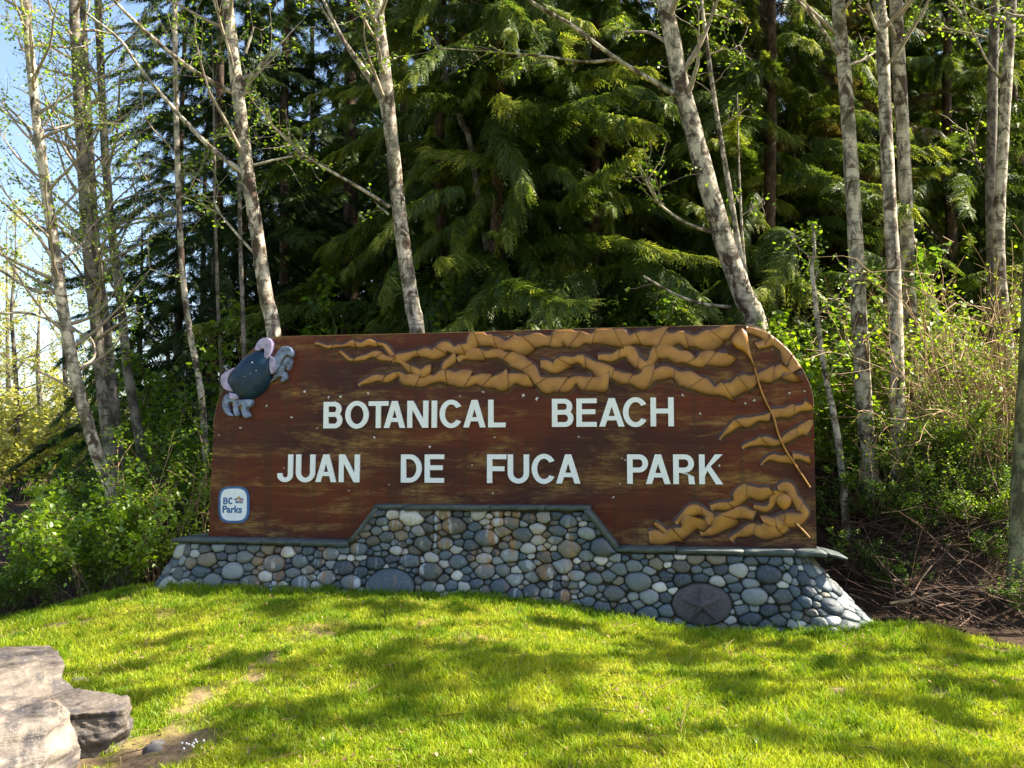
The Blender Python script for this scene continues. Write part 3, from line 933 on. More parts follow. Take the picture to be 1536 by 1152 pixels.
# plan path: back-left -> corner -> front -> corner -> back-right
def path(s):
    s = np.asarray(s, float)
    l1 = BACK - RC; lc = LC; lf = (XR - XL) - 2 * RC
    x = np.empty_like(s); y = np.empty_like(s); nx = np.empty_like(s); ny = np.empty_like(s)
    a = s < l1
    x[a] = XL; y[a] = YF + BACK - s[a]; nx[a] = -1; ny[a] = 0
    b = (s >= l1) & (s < l1 + lc)
    th = (s[b] - l1) / lc * np.pi / 2
    x[b] = XL + RC - RC * np.cos(th); y[b] = YF + RC - RC * np.sin(th); nx[b] = -np.cos(th); ny[b] = -np.sin(th)
    c = (s >= l1 + lc) & (s < l1 + lc + lf)
    x[c] = XL + RC + s[c] - l1 - lc; y[c] = YF; nx[c] = 0; ny[c] = -1
    d = (s >= l1 + lc + lf) & (s < l1 + 2 * lc + lf)
    th = (s[d] - l1 - lc - lf) / lc * np.pi / 2
    x[d] = XR - RC + RC * np.sin(th); y[d] = YF + RC - RC * np.cos(th); nx[d] = np.sin(th); ny[d] = -np.cos(th)
    e = s >= l1 + 2 * lc + lf
    x[e] = XR; y[e] = YF + RC + (s[e] - l1 - 2 * lc - lf); nx[e] = 1; ny[e] = 0
    return x, y, nx, ny
S0 = BACK - RC + LC                       # s where the flat front starts
STOT = 2 * (BACK - RC) + 2 * LC + (XR - XL) - 2 * RC
def s_of_x(x):
    return S0 + x - (XL + RC)
pa, pb = sg(524, 810, -.3), sg(566, 758, -.3)         # ridge profile
pc, pd = sg(878, 760, -.3), sg(924, 818, -.3)
ZTOP = (pb[1] + pc[1]) / 2 - .045
def top_z(s):
    x = np.asarray(s) - S0 + XL + RC
    return np.interp(x, [pa[0] - .02, pb[0] - .02, pc[0] + .01, pd[0] + .01], [ZLOW, ZTOP, ZTOP, ZLOW])
def foot_z(s):
    x, y, _, _ = path(np.asarray(s, float))
    return np.interp(x, base_loc[:, 0], base_loc[:, 1]) - .10
def wmap(s, z, d):
    x, y, nx, ny = path(s)
    zf = foot_z(s)
    t = np.clip((z - zf) / (ZLOW - zf), 0, 1)
    e = (.10 + np.where(nx > 0, .62, .26) * np.abs(nx)) * (1 - t) ** 1.12
    return np.c_[x + nx * (e + d), y + ny * (e + d), z]
# mortar core
ss = np.linspace(0, STOT, 260)
nz = 9
G = np.array([wmap(ss, foot_z(ss) + (top_z(ss) - foot_z(ss)) * k, np.full(len(ss), -.030)) for k in np.linspace(0, 1, nz)])
V = G.reshape(-1, 3); n = len(ss)
i = np.arange(nz - 1)[:, None] * n; j = np.arange(n - 1)[None, :]
F = np.stack([i + j, i + j + 1, i + n + j + 1, i + n + j], -1).reshape(-1, 4)
extra = []; fx = []
b0 = len(V)
low = wmap(ss, np.full(n, ZLOW), np.full(n, -.030))
extra = [low]; fx = [tuple(range(b0, b0 + n))]
b1 = b0 + n
rz = [pa[0] - .02, pb[0] - .02, pc[0] + .01, pd[0] + .01]
extra.append(np.array([(x, yy, z) for x, z in zip(rz, (ZLOW, ZTOP, ZTOP, ZLOW)) for yy in (YF + .030, -.014)]))
fq = [(b1, b1 + 1, b1 + 3, b1 + 2), (b1 + 2, b1 + 3, b1 + 5, b1 + 4), (b1 + 4, b1 + 5, b1 + 7, b1 + 6), (b1 + 1, b1 + 7, b1 + 5, b1 + 3)]
bk = (0, n - 1, (nz - 1) * n + n - 1, (nz - 1) * n)
link('mortar', mesh_np('mortar', np.vstack([V] + extra), [F, np.array([fx[0]]), np.array(fq + [bk])], M['mortar']), wall)

# river stones: power diagram of mixed sizes over the unrolled face
AN = 1.42
def stone_cells():
    special = []                                            # (s, z, radius, kind)
    p = sg(586, 880, -.33); special.append((s_of_x(p[0]), p[1], .185, 'big'))
    p = sg(1053, 907, -.35); special.append((s_of_x(p[0]), p[1], .20, 'star'))
    seeds = list(special); cache = np.zeros((0, 3))
    tries = [(.082, 26), (.066, 180), (.052, 1000), (.039, 3600), (.027, 7000)]
    for r0, cnt in tries:
        for _ in range(cnt):
            s = rng.uniform(.02, STOT - .02)
            z0, z1 = float(foot_z(np.array([s]))[0]) + .06, float(top_z(s))
            if z1 - z0 < .04: continue
            z = rng.uniform(z0, z1 - .02)
            r = r0 * rng.uniform(.85, 1.15)
            if z > z1 - r * .55: continue
            q = np.array([e[:3] for e in seeds]) if len(seeds) != len(cache) else cache
            cache = q
            if not (((s - q[:, 0]) / AN) ** 2 + (z - q[:, 1]) ** 2 < (.87 * (r + q[:, 2])) ** 2).any():
                seeds.append((s, z, r, ''))
    A = np.array([(q[0] / AN, q[1], q[2]) for q in seeds])
    out = []
    for k in range(len(A)):
        c = A[k, :2]
        d = np.hypot(A[:, 0] - c[0], A[:, 1] - c[1])
        R0 = A[k, 2] * 1.30
        a = np.linspace(0, 2 * np.pi, 24, endpoint=False)
        rr = np.full(24, R0)
        dirs = np.c_[np.cos(a), np.sin(a)]
        for j in np.where((d < .5) & (d > 0))[0]:
            v = A[j, :2] - c
            L = np.linalg.norm(v)
            h = (L * L + A[k, 2] ** 2 - A[j, 2] ** 2) / (2 * L)
            h = h - .0022
            co = dirs @ (v / L)
            lim = np.where(co > 1e-3, h / np.maximum(co, 1e-3), 9)
            rr = np.minimum(rr, lim)
        rr = np.maximum(rr, .01)
        for _ in range(int(rng.integers(0, 3))):
            rr = np.minimum(rr * 1.03, .25 * np.roll(rr, 1) + .5 * rr + .25 * np.roll(rr, -1))
        P = c + dirs * rr[:, None]
        P = np.c_[P[:, 0] * AN, P[:, 1]]
        P[:, 1] = np.minimum(P[:, 1], top_z(P[:, 0]) - .004)
        P[:, 0] = np.clip(P[:, 0], .005, STOT - .005)
        out.append((P, seeds[k][3], rr.mean()))
    return out
cells = stone_cells()
def face_dist(P):
    x = P[:, 0].mean()
    return abs(x - STOT / 2)
order = sorted(range(len(cells)), key=lambda k: -cells[k][2] + (1.0 if (cells[k][0][:, 0].mean() < .42) else 0))
rest = MB()
ns = 0
for k in order:
    P2, kind, r = cells[k]
    dep = min(.085, max(.03, r * .72)) * rng.uniform(.8, 1.15)
    if kind == 'star': dep = .035
    if kind == 'big': dep = .09
    c = P2.mean(0) + rng.normal(0, r * .10, 2)
    if kind == 'star':
        D, Q, T = dome(P2, 0, dep, (1, .96, .90, .5), (0, .6, .95, 1), .03)
    else:
        D, Q, T = dome(P2, 0, dep, (1, .97, .82, .5), (0, .42, .80, .97), .05, .22, c)
    W = wmap(D[:, 0], D[:, 1], D[:, 2] - .006)
    tone = rng.random()
    if r < .05 and rng.random() < .18: tone = .92 + .07 * rng.random()
    if kind == 'big': tone = .02
    if ns < 300:
        nm = 'stone'
        me = mesh_np(nm, W, [Q, T], M['star'] if kind == 'star' else M['stone'], True, {'tone': np.full(len(W), tone)})
        o = link(nm, me, wall)
        if kind == 'star':
            o['label'] = 'dark round stone carved with a starfish'
            star_stone = o
            cs = c; rs = r
        if kind == 'big':
            o['label'] = 'large smooth dark blue boulder at the foot of the wall'
        ns += 1
    else:
        rest.add(W, Q, tone); rest.add(W, T, tone)
if rest.n:
    prop(link('small_stones', rest.mesh('small_stones', M['stone'], True, 'tone'), wall), kind='stuff')
# starfish relief on its stone
sc = sg(1053, 908, -.37)
n5 = 10
a = np.radians(np.array([90 + 36 * k for k in range(n5)]) + 4)
rad = np.where(np.arange(n5) % 2 == 0, .20, .052)
O = np.c_[s_of_x(sc[0]) + rad * np.cos(a), sc[1] + rad * np.sin(a) * .92]
cen = O.mean(0)
Sv = np.vstack([np.c_[O, np.full(n5, .026)], np.c_[cen + (O - cen) * .94, np.where(np.arange(n5) % 2 == 0, .042, .040)], [[cen[0], cen[1], .105]]])
Sf = np.array([[k, (k + 1) % n5, n5 + (k + 1) % n5, n5 + k] for k in range(n5)])
St = np.array([[n5 + k, n5 + (k + 1) % n5, 2 * n5] for k in range(n5)])
link('starfish_relief', mesh_np('starfish_relief', wmap(Sv[:, 0], Sv[:, 1], Sv[:, 2]), [Sf, St], M['star']), star_stone)

def slab(x0, z0, x1, z1, th, y0, y1, nseg=5, name='capstone'):
    """cap slab between two top points in the sign's frame, ragged front edge"""
    t = np.linspace(0, 1, nseg + 1)
    dx, dz = x1 - x0, z1 - z0
    L = math.hypot(dx, dz)
    nx_, nz_ = -dz / L, dx / L
    V = []
    tw = rng.normal(0, .003)
    for k in t:
        x, z = x0 + dx * k, z0 + dz * k + rng.normal(0, .0012)
        yf = y0 + rng.normal(0, .006)
        th2 = th * (1 + rng.normal(0, .07))
        b = .006
        V += [(x - nx_ * th2, yf + .012, z - nz_ * th2), (x - nx_ * b * 1.5, yf, z - nz_ * b * 1.5), (x, yf + b, z), (x, y1, z), (x - nx_ * th2, y1, z - nz_ * th2)]
    F = []
    for k in range(nseg):
        for q in range(5):
            F.append((k * 5 + q, k * 5 + (q + 1) % 5, k * 5 + 5 + (q + 1) % 5, k * 5 + 5 + q))
    me = mesh_np(name, np.array(V), [np.array(F), np.array([[4, 3, 2, 1, 0], [nseg * 5 + q for q in range(5)]])], M['slate'])
    link(name, me, wall)
xl0, xr1 = sg(257, 806, -.3)[0], sg(1240, 828, -.3)[0]
def run(x0, z0, x1, z1, cuts, th, y0, y1):
    cs = [0] + cuts + [1]
    for a, b in zip(cs[:-1], cs[1:]):
        g = .003
        L = math.hypot(x1 - x0, z1 - z0)
        ta, tb = a + g / L, b - g / L
        dz = rng.normal(0, .002)
        slab(x0 + (x1 - x0) * ta, z0 + (z1 - z0) * ta + dz * 0, x0 + (x1 - x0) * tb, z0 + (z1 - z0) * tb, th * rng.uniform(.88, 1.1), y0 + rng.normal(0, .008), y1)
run(xl0, 0, pa[0], 0, [.27, .52, .73], .042, -.33, .36)
run(pa[0] - .01, .008, pb[0] - .02, pb[1] - .012, [], .045, -.325, -.012)
run(pb[0] - .04, pb[1], pc[0] + .04, pc[1], [.15, .55, .80], .045, -.335, -.010)
run(pc[0] + .022, pc[1] - .012, pd[0] + .02, .008, [], .045, -.325, -.012)
run(pd[0] - .01, 0, xr1, 0, [.30, .62, .86], .042, -.33, .36)
slab(xr1 + .003, -.002, xr1 + .19, -.05, .024, -.30, .24)
# ------------------------------------------------------------------ leaves, boughs
def leaves(mb, P, size, up=.6, shape=4, tint=None, dirs=None, fold=.25):
    """leaf-shaped faces at points P"""
    n = len(P)
    a = rng.normal(size=(n, 3))
    if dirs is not None:
        a = a * .6 + dirs
    a[:, 2] *= .55
    a[:, 2] -= .15
    a /= np.linalg.norm(a, axis=1)[:, None]
    nz = rng.normal(size=(n, 3)) * (1 - up) + np.array([0, 0, up])
    b = np.cross(nz, a); b /= np.linalg.norm(b, axis=1)[:, None] + 1e-9
    c = np.cross(a, b)
    L = (size * rng.uniform(.6, 1.25, n))[:, None]
    W = L * .34
    t = rng.random(n) if tint is None else np.clip(tint + rng.normal(0, .15, n), 0, 1)
    if shape == 4:
        V = np.stack([P, P + a * L * .5 + b * W + c * L * fold * .4, P + a * L, P + a * L * .5 - b * W + c * L * fold * .4], 1)
        i = np.arange(n)[:, None] * 4
        F = np.concatenate([i + np.array([0, 1, 2]), i + np.array([0, 2, 3])])
        mb.add(V.reshape(-1, 3), F, np.repeat(t, 4))
    else:
        V = np.stack([P, P + a * L * .3 + b * W + c * L * fold * .4, P + a * L * .7 + b * W * .75 + c * L * fold * .3, P + a * L - c * L * .12,
                      P + a * L * .7 - b * W * .75 + c * L * fold * .3, P + a * L * .3 - b * W + c * L * fold * .4, P + a * L * .5], 1)
        i = np.arange(n)[:, None] * 7
        F = np.concatenate([i + np.array(q) for q in ([0, 1, 6], [1, 2, 6], [2, 3, 6], [3, 4, 6], [4, 5, 6], [5, 0, 6])])
        mb.add(V.reshape(-1, 3), F, np.repeat(t, 7))

def frond_arrays(root, d, side, length, droop, pairs, tint, wl=.34, ww=.20):
    """one flat feathery spray: returns leaflet quads"""
    u = (np.arange(pairs) + .5) / pairs
    d = d / np.linalg.norm(d)
    C = root + d * (length * u)[:, None] + np.array([0, 0, -1.0]) * (droop * length * u ** 2)[:, None]
    tang = d + np.array([0, 0, -1.0]) * (2 * droop * u)[:, None]
    tang /= np.linalg.norm(tang, axis=1)[:, None]
    Vs, Ts = [], []
    for sgn in (1, -1):
        dirn = tang * .62 + side * sgn * .75 + rng.normal(0, .10, (pairs, 3))
        dirn[:, 2] -= .22
        dirn /= np.linalg.norm(dirn, axis=1)[:, None]
        ll = length * wl * (1 - u) ** .65 * np.minimum(1, u * 5 + .35) * rng.uniform(.75, 1.2, pairs) + .012
        e1 = dirn * ll[:, None]
        wv = np.cross(dirn, np.cross(side, tang))
        wv /= np.linalg.norm(wv, axis=1)[:, None] + 1e-9
        hw = (ll * ww * .5)[:, None]
        V = np.stack([C, C + e1 * .45 + wv * hw, C + e1 + np.array([0, 0, -1.0]) * (ll * .16)[:, None], C + e1 * .45 - wv * hw], 1)
        Vs.append(V.reshape(-1, 3))
        Ts.append(np.tile(np.array([.0, .05, .22, .05]), pairs) + tint)
    return np.vstack(Vs), np.concatenate(Ts)

def make_bough(L, droop, seed, mat, kind='cedar'):
    global rng
    keep, rng = rng, np.random.default_rng(seed)
    mb = MB()
    n = 26
    t = np.linspace(0, 1, n)
    ph = rng.random() * 6
    C = np.c_[L * t * (1 - .12 * droop * t), .10 * L * np.sin(t * 3 + ph) * t, -droop * L * t ** 1.7 + .22 * droop * L * t ** 4]
    step = .0125 if kind == 'cedar' else .019
    m = int(L / step)
    for k in range(m):
        tt = .10 + .90 * (k + rng.random() * .6) / m
        p = np.array([np.interp(tt, t, C[:, q]) for q in range(3)])
        sgn = 1 if k % 2 else -1
        fw = np.array([.75, 0, -.10 - .25 * tt])
        d = fw * (.55 + .6 * tt) + np.array([0, sgn * (1.0 - .45 * tt), 0]) + rng.normal(0, .20, 3)
        if kind == 'cedar': d[2] -= rng.uniform(.25, .85)
        ln = L * (.30 - .14 * tt) * rng.uniform(.45, 1.2)
        ln = min(ln, .42 if kind == 'cedar' else .36) * (.66 if kind == 'cedar' else .8)
        sd = np.cross(d / np.linalg.norm(d), [0, 0, 1.0]) + rng.normal(0, .38, 3)
        sd /= np.linalg.norm(sd)
        tint = np.clip(.15 + .45 * tt + rng.normal(0, .12), 0, .8)
        V, T = frond_arrays(p, d, sd, ln, .35 + .3 * rng.random(), 9 if kind == 'cedar' else 11, tint, .40 if kind == 'cedar' else .29, .27 if kind == 'cedar' else .30)
        nq = len(V) // 4
        i = np.arange(nq)[:, None] * 4
        mb.add(V, np.concatenate([i + np.array([0, 1, 2]), i + np.array([0, 2, 3])]), T)
    V, F = tube(C[::3], np.linspace(.016, .004, len(C[::3])) * (L / 1.6), 4)
    me = mb.mesh('bough', mat, False, 'tint')
    rng = keep
    return me, (V, F)

BOUGH = {}
for kd, mt, n in (('cedar', 'cedar', 6), ('cool', 'cedar_cool', 4), ('dry', 'cedar_brown', 3)):
    BOUGH[kd] = [make_bough(1.5 + .12 * k, (.42, .75, .58, .95, .5, .66)[k], 100 + k + len(kd) * 7, M[mt], 'cedar' if kd == 'cedar' else 'hemlock')[0] for k in range(n)]

def conifer(px, Y, h, rad, kind, label, zmin=.4, nb=60, lean=0.0, name='cedar_tree', group=None, tr=.16, face=None):
    x = (px - 768) / FPX * Y
    z0 = gz1(x, Y)
    root = thing(name, label, 'tree', (x, Y, z0), 0, group or 'conifers in the wood behind the sign')
    zz = np.linspace(-.25, h, 12)
    C = np.c_[lean * zz / h * 3 + .05 * np.sin(zz * .7 + px), .05 * np.cos(zz * .9 + px), zz]
    V, F = tube(C, tr * (1 - .9 * np.linspace(0, 1, 12)) + .015, 9, .15)
    link('trunk', mesh_np('trunk', V, [F], M['cedar_bark'], True), root)
    pool = BOUGH[kind]
    az = rng.random() * 6
    for k in range(nb):
        f = (k + rng.random()) / nb
        z = zmin + (h - zmin) * f ** 1.0
        env = rad * (1 - (z / h) ** 2.2 * .85)
        az += 2.399 + rng.normal(0, .3)
        me = pool[int(rng.integers(len(pool)))]
        o = bpy.data.objects.new('bough', me)
        o['kind'] = 'stuff'
        COL.objects.link(o)
        o.parent = root
        s = env / 1.55 * rng.uniform(.42, 1.0)
        ro = env * rng.uniform(0, .60)
        o.location = (lean * z / h * 3 + ro * math.cos(az), ro * math.sin(az), z - .12 * ro)
        o.rotation_euler = (rng.normal(0, .35), rng.normal(.02, .34) - .2 * f, az + rng.normal(0, .35))
        o.scale = (s, s, s * rng.uniform(.9, 1.2))
    return root

# ------------------------------------------------------------------ conifers
CON = [
    # px, Y, height, radius, kind, label, zmin, boughs
    (745, 13.6, 16.0, 2.0, 'cedar', 'drooping green cedar rising behind the gap between the words BOTANICAL and BEACH', .6, 70),
    (895, 14.4, 17.0, 2.3, 'cedar', 'sunlit cedar with feathery sprays rising behind the word BEACH', .6, 76),
    (1165, 14.2, 15.0, 2.0, 'cedar', 'bright feathery cedar right of the big leaning alder trunk', .3, 66),
    (660, 15.3, 18.0, 2.0, 'cedar', 'dark cedar just right of the pale alder trunk behind the word BOTANICAL', 1.2, 62),
    (1010, 15.8, 17.0, 2.1, 'cedar', 'shaded cedar directly behind the big leaning alder', 1.6, 56),
    (1250, 17.0, 15.0, 2.0, 'dry', 'thin brownish conifer behind the alder right of the sign', 3.2, 44),
    (1110, 17.6, 17.0, 2.1, 'dry', 'dry brown-green conifer high behind the right end of the sign', 4.0, 50),
    (1440, 15.8, 15.0, 2.1, 'cedar', 'olive green cedar between the twin alders and the far right alders', 1.4, 60),
    (1545, 17.0, 15.0, 1.9, 'cedar', 'cedar cut off by the right edge of the photo', 1.2, 46),
    (1355, 17.2, 15.0, 2.0, 'cedar', 'cedar seen between the twin pale alder trunks', 1.6, 50),
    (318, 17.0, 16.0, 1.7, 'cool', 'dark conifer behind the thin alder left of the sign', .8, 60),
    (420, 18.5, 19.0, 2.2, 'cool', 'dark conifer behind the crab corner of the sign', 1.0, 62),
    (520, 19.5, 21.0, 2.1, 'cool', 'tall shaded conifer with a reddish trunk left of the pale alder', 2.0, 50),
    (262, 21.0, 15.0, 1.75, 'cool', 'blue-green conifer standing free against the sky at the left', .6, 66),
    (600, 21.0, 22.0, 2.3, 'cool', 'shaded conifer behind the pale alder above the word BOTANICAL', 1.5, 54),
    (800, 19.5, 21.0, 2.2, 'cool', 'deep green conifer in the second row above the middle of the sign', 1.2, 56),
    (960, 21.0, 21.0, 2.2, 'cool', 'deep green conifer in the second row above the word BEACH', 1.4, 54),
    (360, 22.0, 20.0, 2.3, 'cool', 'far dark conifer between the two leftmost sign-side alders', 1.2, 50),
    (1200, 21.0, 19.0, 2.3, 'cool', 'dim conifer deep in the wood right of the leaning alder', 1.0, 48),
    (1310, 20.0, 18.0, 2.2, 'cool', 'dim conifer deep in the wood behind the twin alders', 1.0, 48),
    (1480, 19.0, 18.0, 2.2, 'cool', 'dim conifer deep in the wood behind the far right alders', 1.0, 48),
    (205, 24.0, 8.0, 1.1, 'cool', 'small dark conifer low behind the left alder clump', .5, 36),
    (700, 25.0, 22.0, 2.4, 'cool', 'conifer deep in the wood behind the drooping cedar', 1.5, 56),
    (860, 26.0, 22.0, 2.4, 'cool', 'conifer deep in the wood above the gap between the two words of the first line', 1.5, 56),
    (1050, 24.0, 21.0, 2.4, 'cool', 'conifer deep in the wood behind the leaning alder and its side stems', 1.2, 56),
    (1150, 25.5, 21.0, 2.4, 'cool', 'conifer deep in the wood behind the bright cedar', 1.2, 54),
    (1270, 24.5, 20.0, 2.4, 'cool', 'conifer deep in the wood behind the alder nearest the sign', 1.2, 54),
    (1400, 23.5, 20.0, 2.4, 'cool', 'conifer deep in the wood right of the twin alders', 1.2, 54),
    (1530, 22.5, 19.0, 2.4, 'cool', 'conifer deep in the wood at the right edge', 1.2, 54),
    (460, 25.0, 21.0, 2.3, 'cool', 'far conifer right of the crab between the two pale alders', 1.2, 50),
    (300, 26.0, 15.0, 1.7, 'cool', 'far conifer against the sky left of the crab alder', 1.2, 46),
]
for (px, Y, h, r, kd, lb, zm, nb) in CON:
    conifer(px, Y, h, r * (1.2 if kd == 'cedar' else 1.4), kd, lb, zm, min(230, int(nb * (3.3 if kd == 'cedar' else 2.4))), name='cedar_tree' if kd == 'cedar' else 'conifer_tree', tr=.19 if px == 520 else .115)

def far_wood():
    mb = MB()
    n = 30000
    u = rng.random(n)
    x = -9.0 + 34.5 * u; Y = 28.5 + 5 * rng.random(n)
    topz = 13 + 7 * N1(x * .8 + 3, Y * 0 + 2) - 8 * np.clip((-5.5 - x) / 3.5, 0, 1)
    z = .2 + (topz - .2) * rng.random(n)
    keepm = N2(x * 1.1 + 7, z * .9) + .5 * N3(x * 2.9, z * 2.6) > .42
    P = np.c_[x, Y, z][keepm]
    m = len(P)
    leaves(mb, P, .62, .35, 4, np.full(m, .45), np.c_[rng.normal(0, 1, m), rng.normal(0, .5, m), np.full(m, -1.0)], .2)
    for k in range(26):
        px_ = -9.5 + 34 * rng.random(); py_ = 29 + 4 * rng.random()
        V, F = tube(np.array([[px_, py_, -.2], [px_ + .1, py_, 6], [px_, py_, 13.]]), [.16, .12, .03], 6)
        mb.add(V, F, 0.0)
    prop(link('far_wood', mb.mesh('far_wood', M['cedar_cool'], False, 'tint')), kind='stuff', label='dark wood closing the view behind the conifers', category='wood')
far_wood()

# ------------------------------------------------------------------ alders
def limb_path(p0, d, L, n=7, up=.25, wob=.12):
    d = np.asarray(d, float) / np.linalg.norm(d)
    P = [np.asarray(p0, float)]
    for _ in range(n):
        d = d + rng.normal(0, wob, 3) + np.array([0, 0, up / n])
        d /= np.linalg.norm(d)
        P.append(P[-1] + d * L / n)
    return np.array(P)

def alder(name, label, pts, Y, Ytop, w0, w1, top=13.0, branches=(), crown=(4.0, 22, 1.5, 90), mat='alder', leafmat='leaf', lsize=.055, group=None, ground=True, cat='tree'):
    """pts: photo points from the foot up; branches: (points, w0, w1, dY); crown: (first height, limbs, limb length, leaves per limb)"""
    n = len(pts)
    Yk = np.linspace(Y, Ytop, n)
    P = [at(px, py, yy) for (px, py), yy in zip(pts, Yk)]
    d0 = P[0] - P[1]
    d0 = d0 / abs(d0[2])
    if ground:
        x, y = P[0][0], P[0][1]
        for _ in range(3):
            zg = gz1(x, y)
            dz = P[0][2] - zg
            x, y = P[0][0] + d0[0] * dz * .5, P[0][1] + d0[1] * dz * .5
        if P[0][2] > zg + .05:
            P.insert(0, np.array([x, y, zg - .08]))
        else:
            P[0][2] = zg - .08
    base = P[0].copy()
    base[2] += .08
    ztop = P[-1][2]
    dl = (P[-1] - P[-2]); dl = dl / dl[2]
    if ztop < top:
        for f in (.33, .66, 1.0):
            q = P[-1] + (dl * .55 + np.array([0, 0, .45])) * (top - ztop) / 3 if f < .5 else P[-1] + np.array([dl[0] * .4, dl[1] * .4, 1]) * (top - ztop) / 3
            P.append(q + rng.normal(0, .05, 3) * [1, 1, 0])
    C = catmull(np.array(P), 6)
    rz0, rz1 = w0 * .46 / FPX * Y, w1 * .46 / FPX * Ytop
    if top > ztop + .5:
        r = np.interp(C[:, 2], [base[2] - .2, base[2] + .5, ztop, top], [rz0 * 1.25, rz0, rz1, .012])
    else:
        r = np.interp(C[:, 2], [base[2] - .2, base[2] + .4, base[2] + .7 * (ztop - base[2]), ztop], [rz0 * 1.2, rz0, rz1, .005])
    root = thing(name, label, cat, base, 0, group or {'far_tree': 'far sunlit trees at the left', 'alder_sapling': 'thin saplings among the alders'}.get(name, 'alders around the sign'))
    V, F = tube(C - base, r, 12, .10)
    link('trunk', mesh_np('trunk', V, [F], M[mat], True), root)
    tw = MB(); lf = MB()
    ends = []
    for bp, b0, b1, dY in branches:
        k = np.argmin(np.abs(np.array([q[1] for q in pts]) - bp[0][1]))
        yb = np.interp(-bp[0][1], [-q[1] for q in pts], Yk)
        B = np.array([at(qx, qy, yb + dY * i / max(1, len(bp) - 1)) for i, (qx, qy) in enumerate(bp)])
        B = catmull(B, 5)
        V, F = tube(B - base, np.linspace(b0, b1, len(B)) / 2 / FPX * Y, 6, .2)
        link('branch', mesh_np('branch', V, [F], M[mat], True), root)
        for _ in range(int(2 + 3 * len(bp) * (b1 < 3))):
            j = int(rng.integers(len(B) // 2, len(B)))
            dd = (B[j] - B[j - 1]); dd /= np.linalg.norm(dd) + 1e-9
            ends.append((B[j], dd + rng.normal(0, .6, 3), rng.uniform(.25, .7)))
    z0, nl, ll, nlf = crown
    nl = nl if top > z0 else 0
    zs = base[2] + z0 + (top - base[2] - z0) * (np.arange(nl) + rng.random(nl)) / max(1, nl)
    for z in zs:
        p = np.array([np.interp(z, C[:, 2], C[:, q]) for q in range(3)])
        a = rng.random() * 2 * np.pi
        L = ll * rng.uniform(.6, 1.25) * (1 - .35 * (z - base[2]) / (top - base[2]))
        B = limb_path(p, (math.cos(a), math.sin(a), rng.uniform(.35, 1.0)), L, 7, .3)
        rr = np.interp(z, C[:, 2], r) * .38
        V, F = tube(B - base, np.linspace(max(rr, .008), .004, len(B)), 4)
        tw.add(V, F)
        for k in range(7):
            j = int(rng.integers(2, len(B)))
            dd = B[j] - B[j - 1]; dd /= np.linalg.norm(dd)
            ends.append((B[j], dd + rng.normal(0, .7, 3), L * rng.uniform(.2, .5)))
    pts_l = []
    per = max(2, int(nlf / 7)) if nlf else 0
    for p, d, L in ends:
        B = limb_path(p, d, L, 5, .15, .16)
        V, F = tube(B - base, np.linspace(.0055, .0025, len(B)), 3)
        tw.add(V, F)
        if per:
            f = rng.random(per) ** .6 * (len(B) - 1.01)
            j = f.astype(int)
            q = B[j] + (B[j + 1] - B[j]) * (f - j)[:, None] + rng.normal(0, .045, (per, 3))
            pts_l.append(q)
    if tw.n:
        prop(link('twigs', tw.mesh('twigs', M['twig'], False), root), kind='stuff')
    if pts_l:
        leaves(lf, np.vstack(pts_l) - base, lsize, .5)
        prop(link('crown', lf.mesh('crown', M[leafmat], False, 'tint'), root), kind='stuff')
    return root

g1 = None
alder('alder_tree', 'pale leaning alder whose foot stands among the bright bushes left of the sign', [(168, 745), (140, 665), (112, 560), (95, 465), (80, 360), (63, 240), (50, 130), (38, 0)], 10.8, 10.4, 21, 14, 11.5,
      [([(60, 235), (40, 190), (0, 150)], 6, 3, .3), ([(86, 400), (50, 345), (0, 300)], 6, 3, -.4), ([(66, 190), (85, 155), (95, 130)], 4, 2, 0), ([(92, 440), (50, 435), (0, 405)], 6, 4, .6), ([(100, 490), (45, 470), (0, 470)], 5, 3, -.5)],
      (2.2, 56, 1.6, 90), lsize=.048)
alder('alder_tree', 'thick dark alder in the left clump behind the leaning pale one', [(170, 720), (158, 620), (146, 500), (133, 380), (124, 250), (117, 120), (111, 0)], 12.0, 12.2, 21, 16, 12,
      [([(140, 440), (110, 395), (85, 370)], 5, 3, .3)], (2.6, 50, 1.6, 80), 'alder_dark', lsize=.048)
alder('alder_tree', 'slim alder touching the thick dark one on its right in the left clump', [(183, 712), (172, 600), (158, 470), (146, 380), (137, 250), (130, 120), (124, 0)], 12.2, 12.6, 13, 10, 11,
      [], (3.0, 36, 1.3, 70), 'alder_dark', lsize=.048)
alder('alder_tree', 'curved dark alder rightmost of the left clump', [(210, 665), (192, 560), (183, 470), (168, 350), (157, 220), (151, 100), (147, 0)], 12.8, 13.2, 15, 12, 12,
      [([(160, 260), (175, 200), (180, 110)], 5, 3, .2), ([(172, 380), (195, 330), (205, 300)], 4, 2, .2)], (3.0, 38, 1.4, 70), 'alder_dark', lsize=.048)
alder('alder_tree', 'thin straight alder midway between the left clump and the crab', [(302, 592), (285, 500), (275, 420), (268, 300), (264, 150), (262, 0)], 12.0, 12.4, 11, 8, 11,
      [([(270, 335), (235, 330), (200, 278), (213, 240)], 4, 2, 0)], (4.0, 16, 1.2, 45))
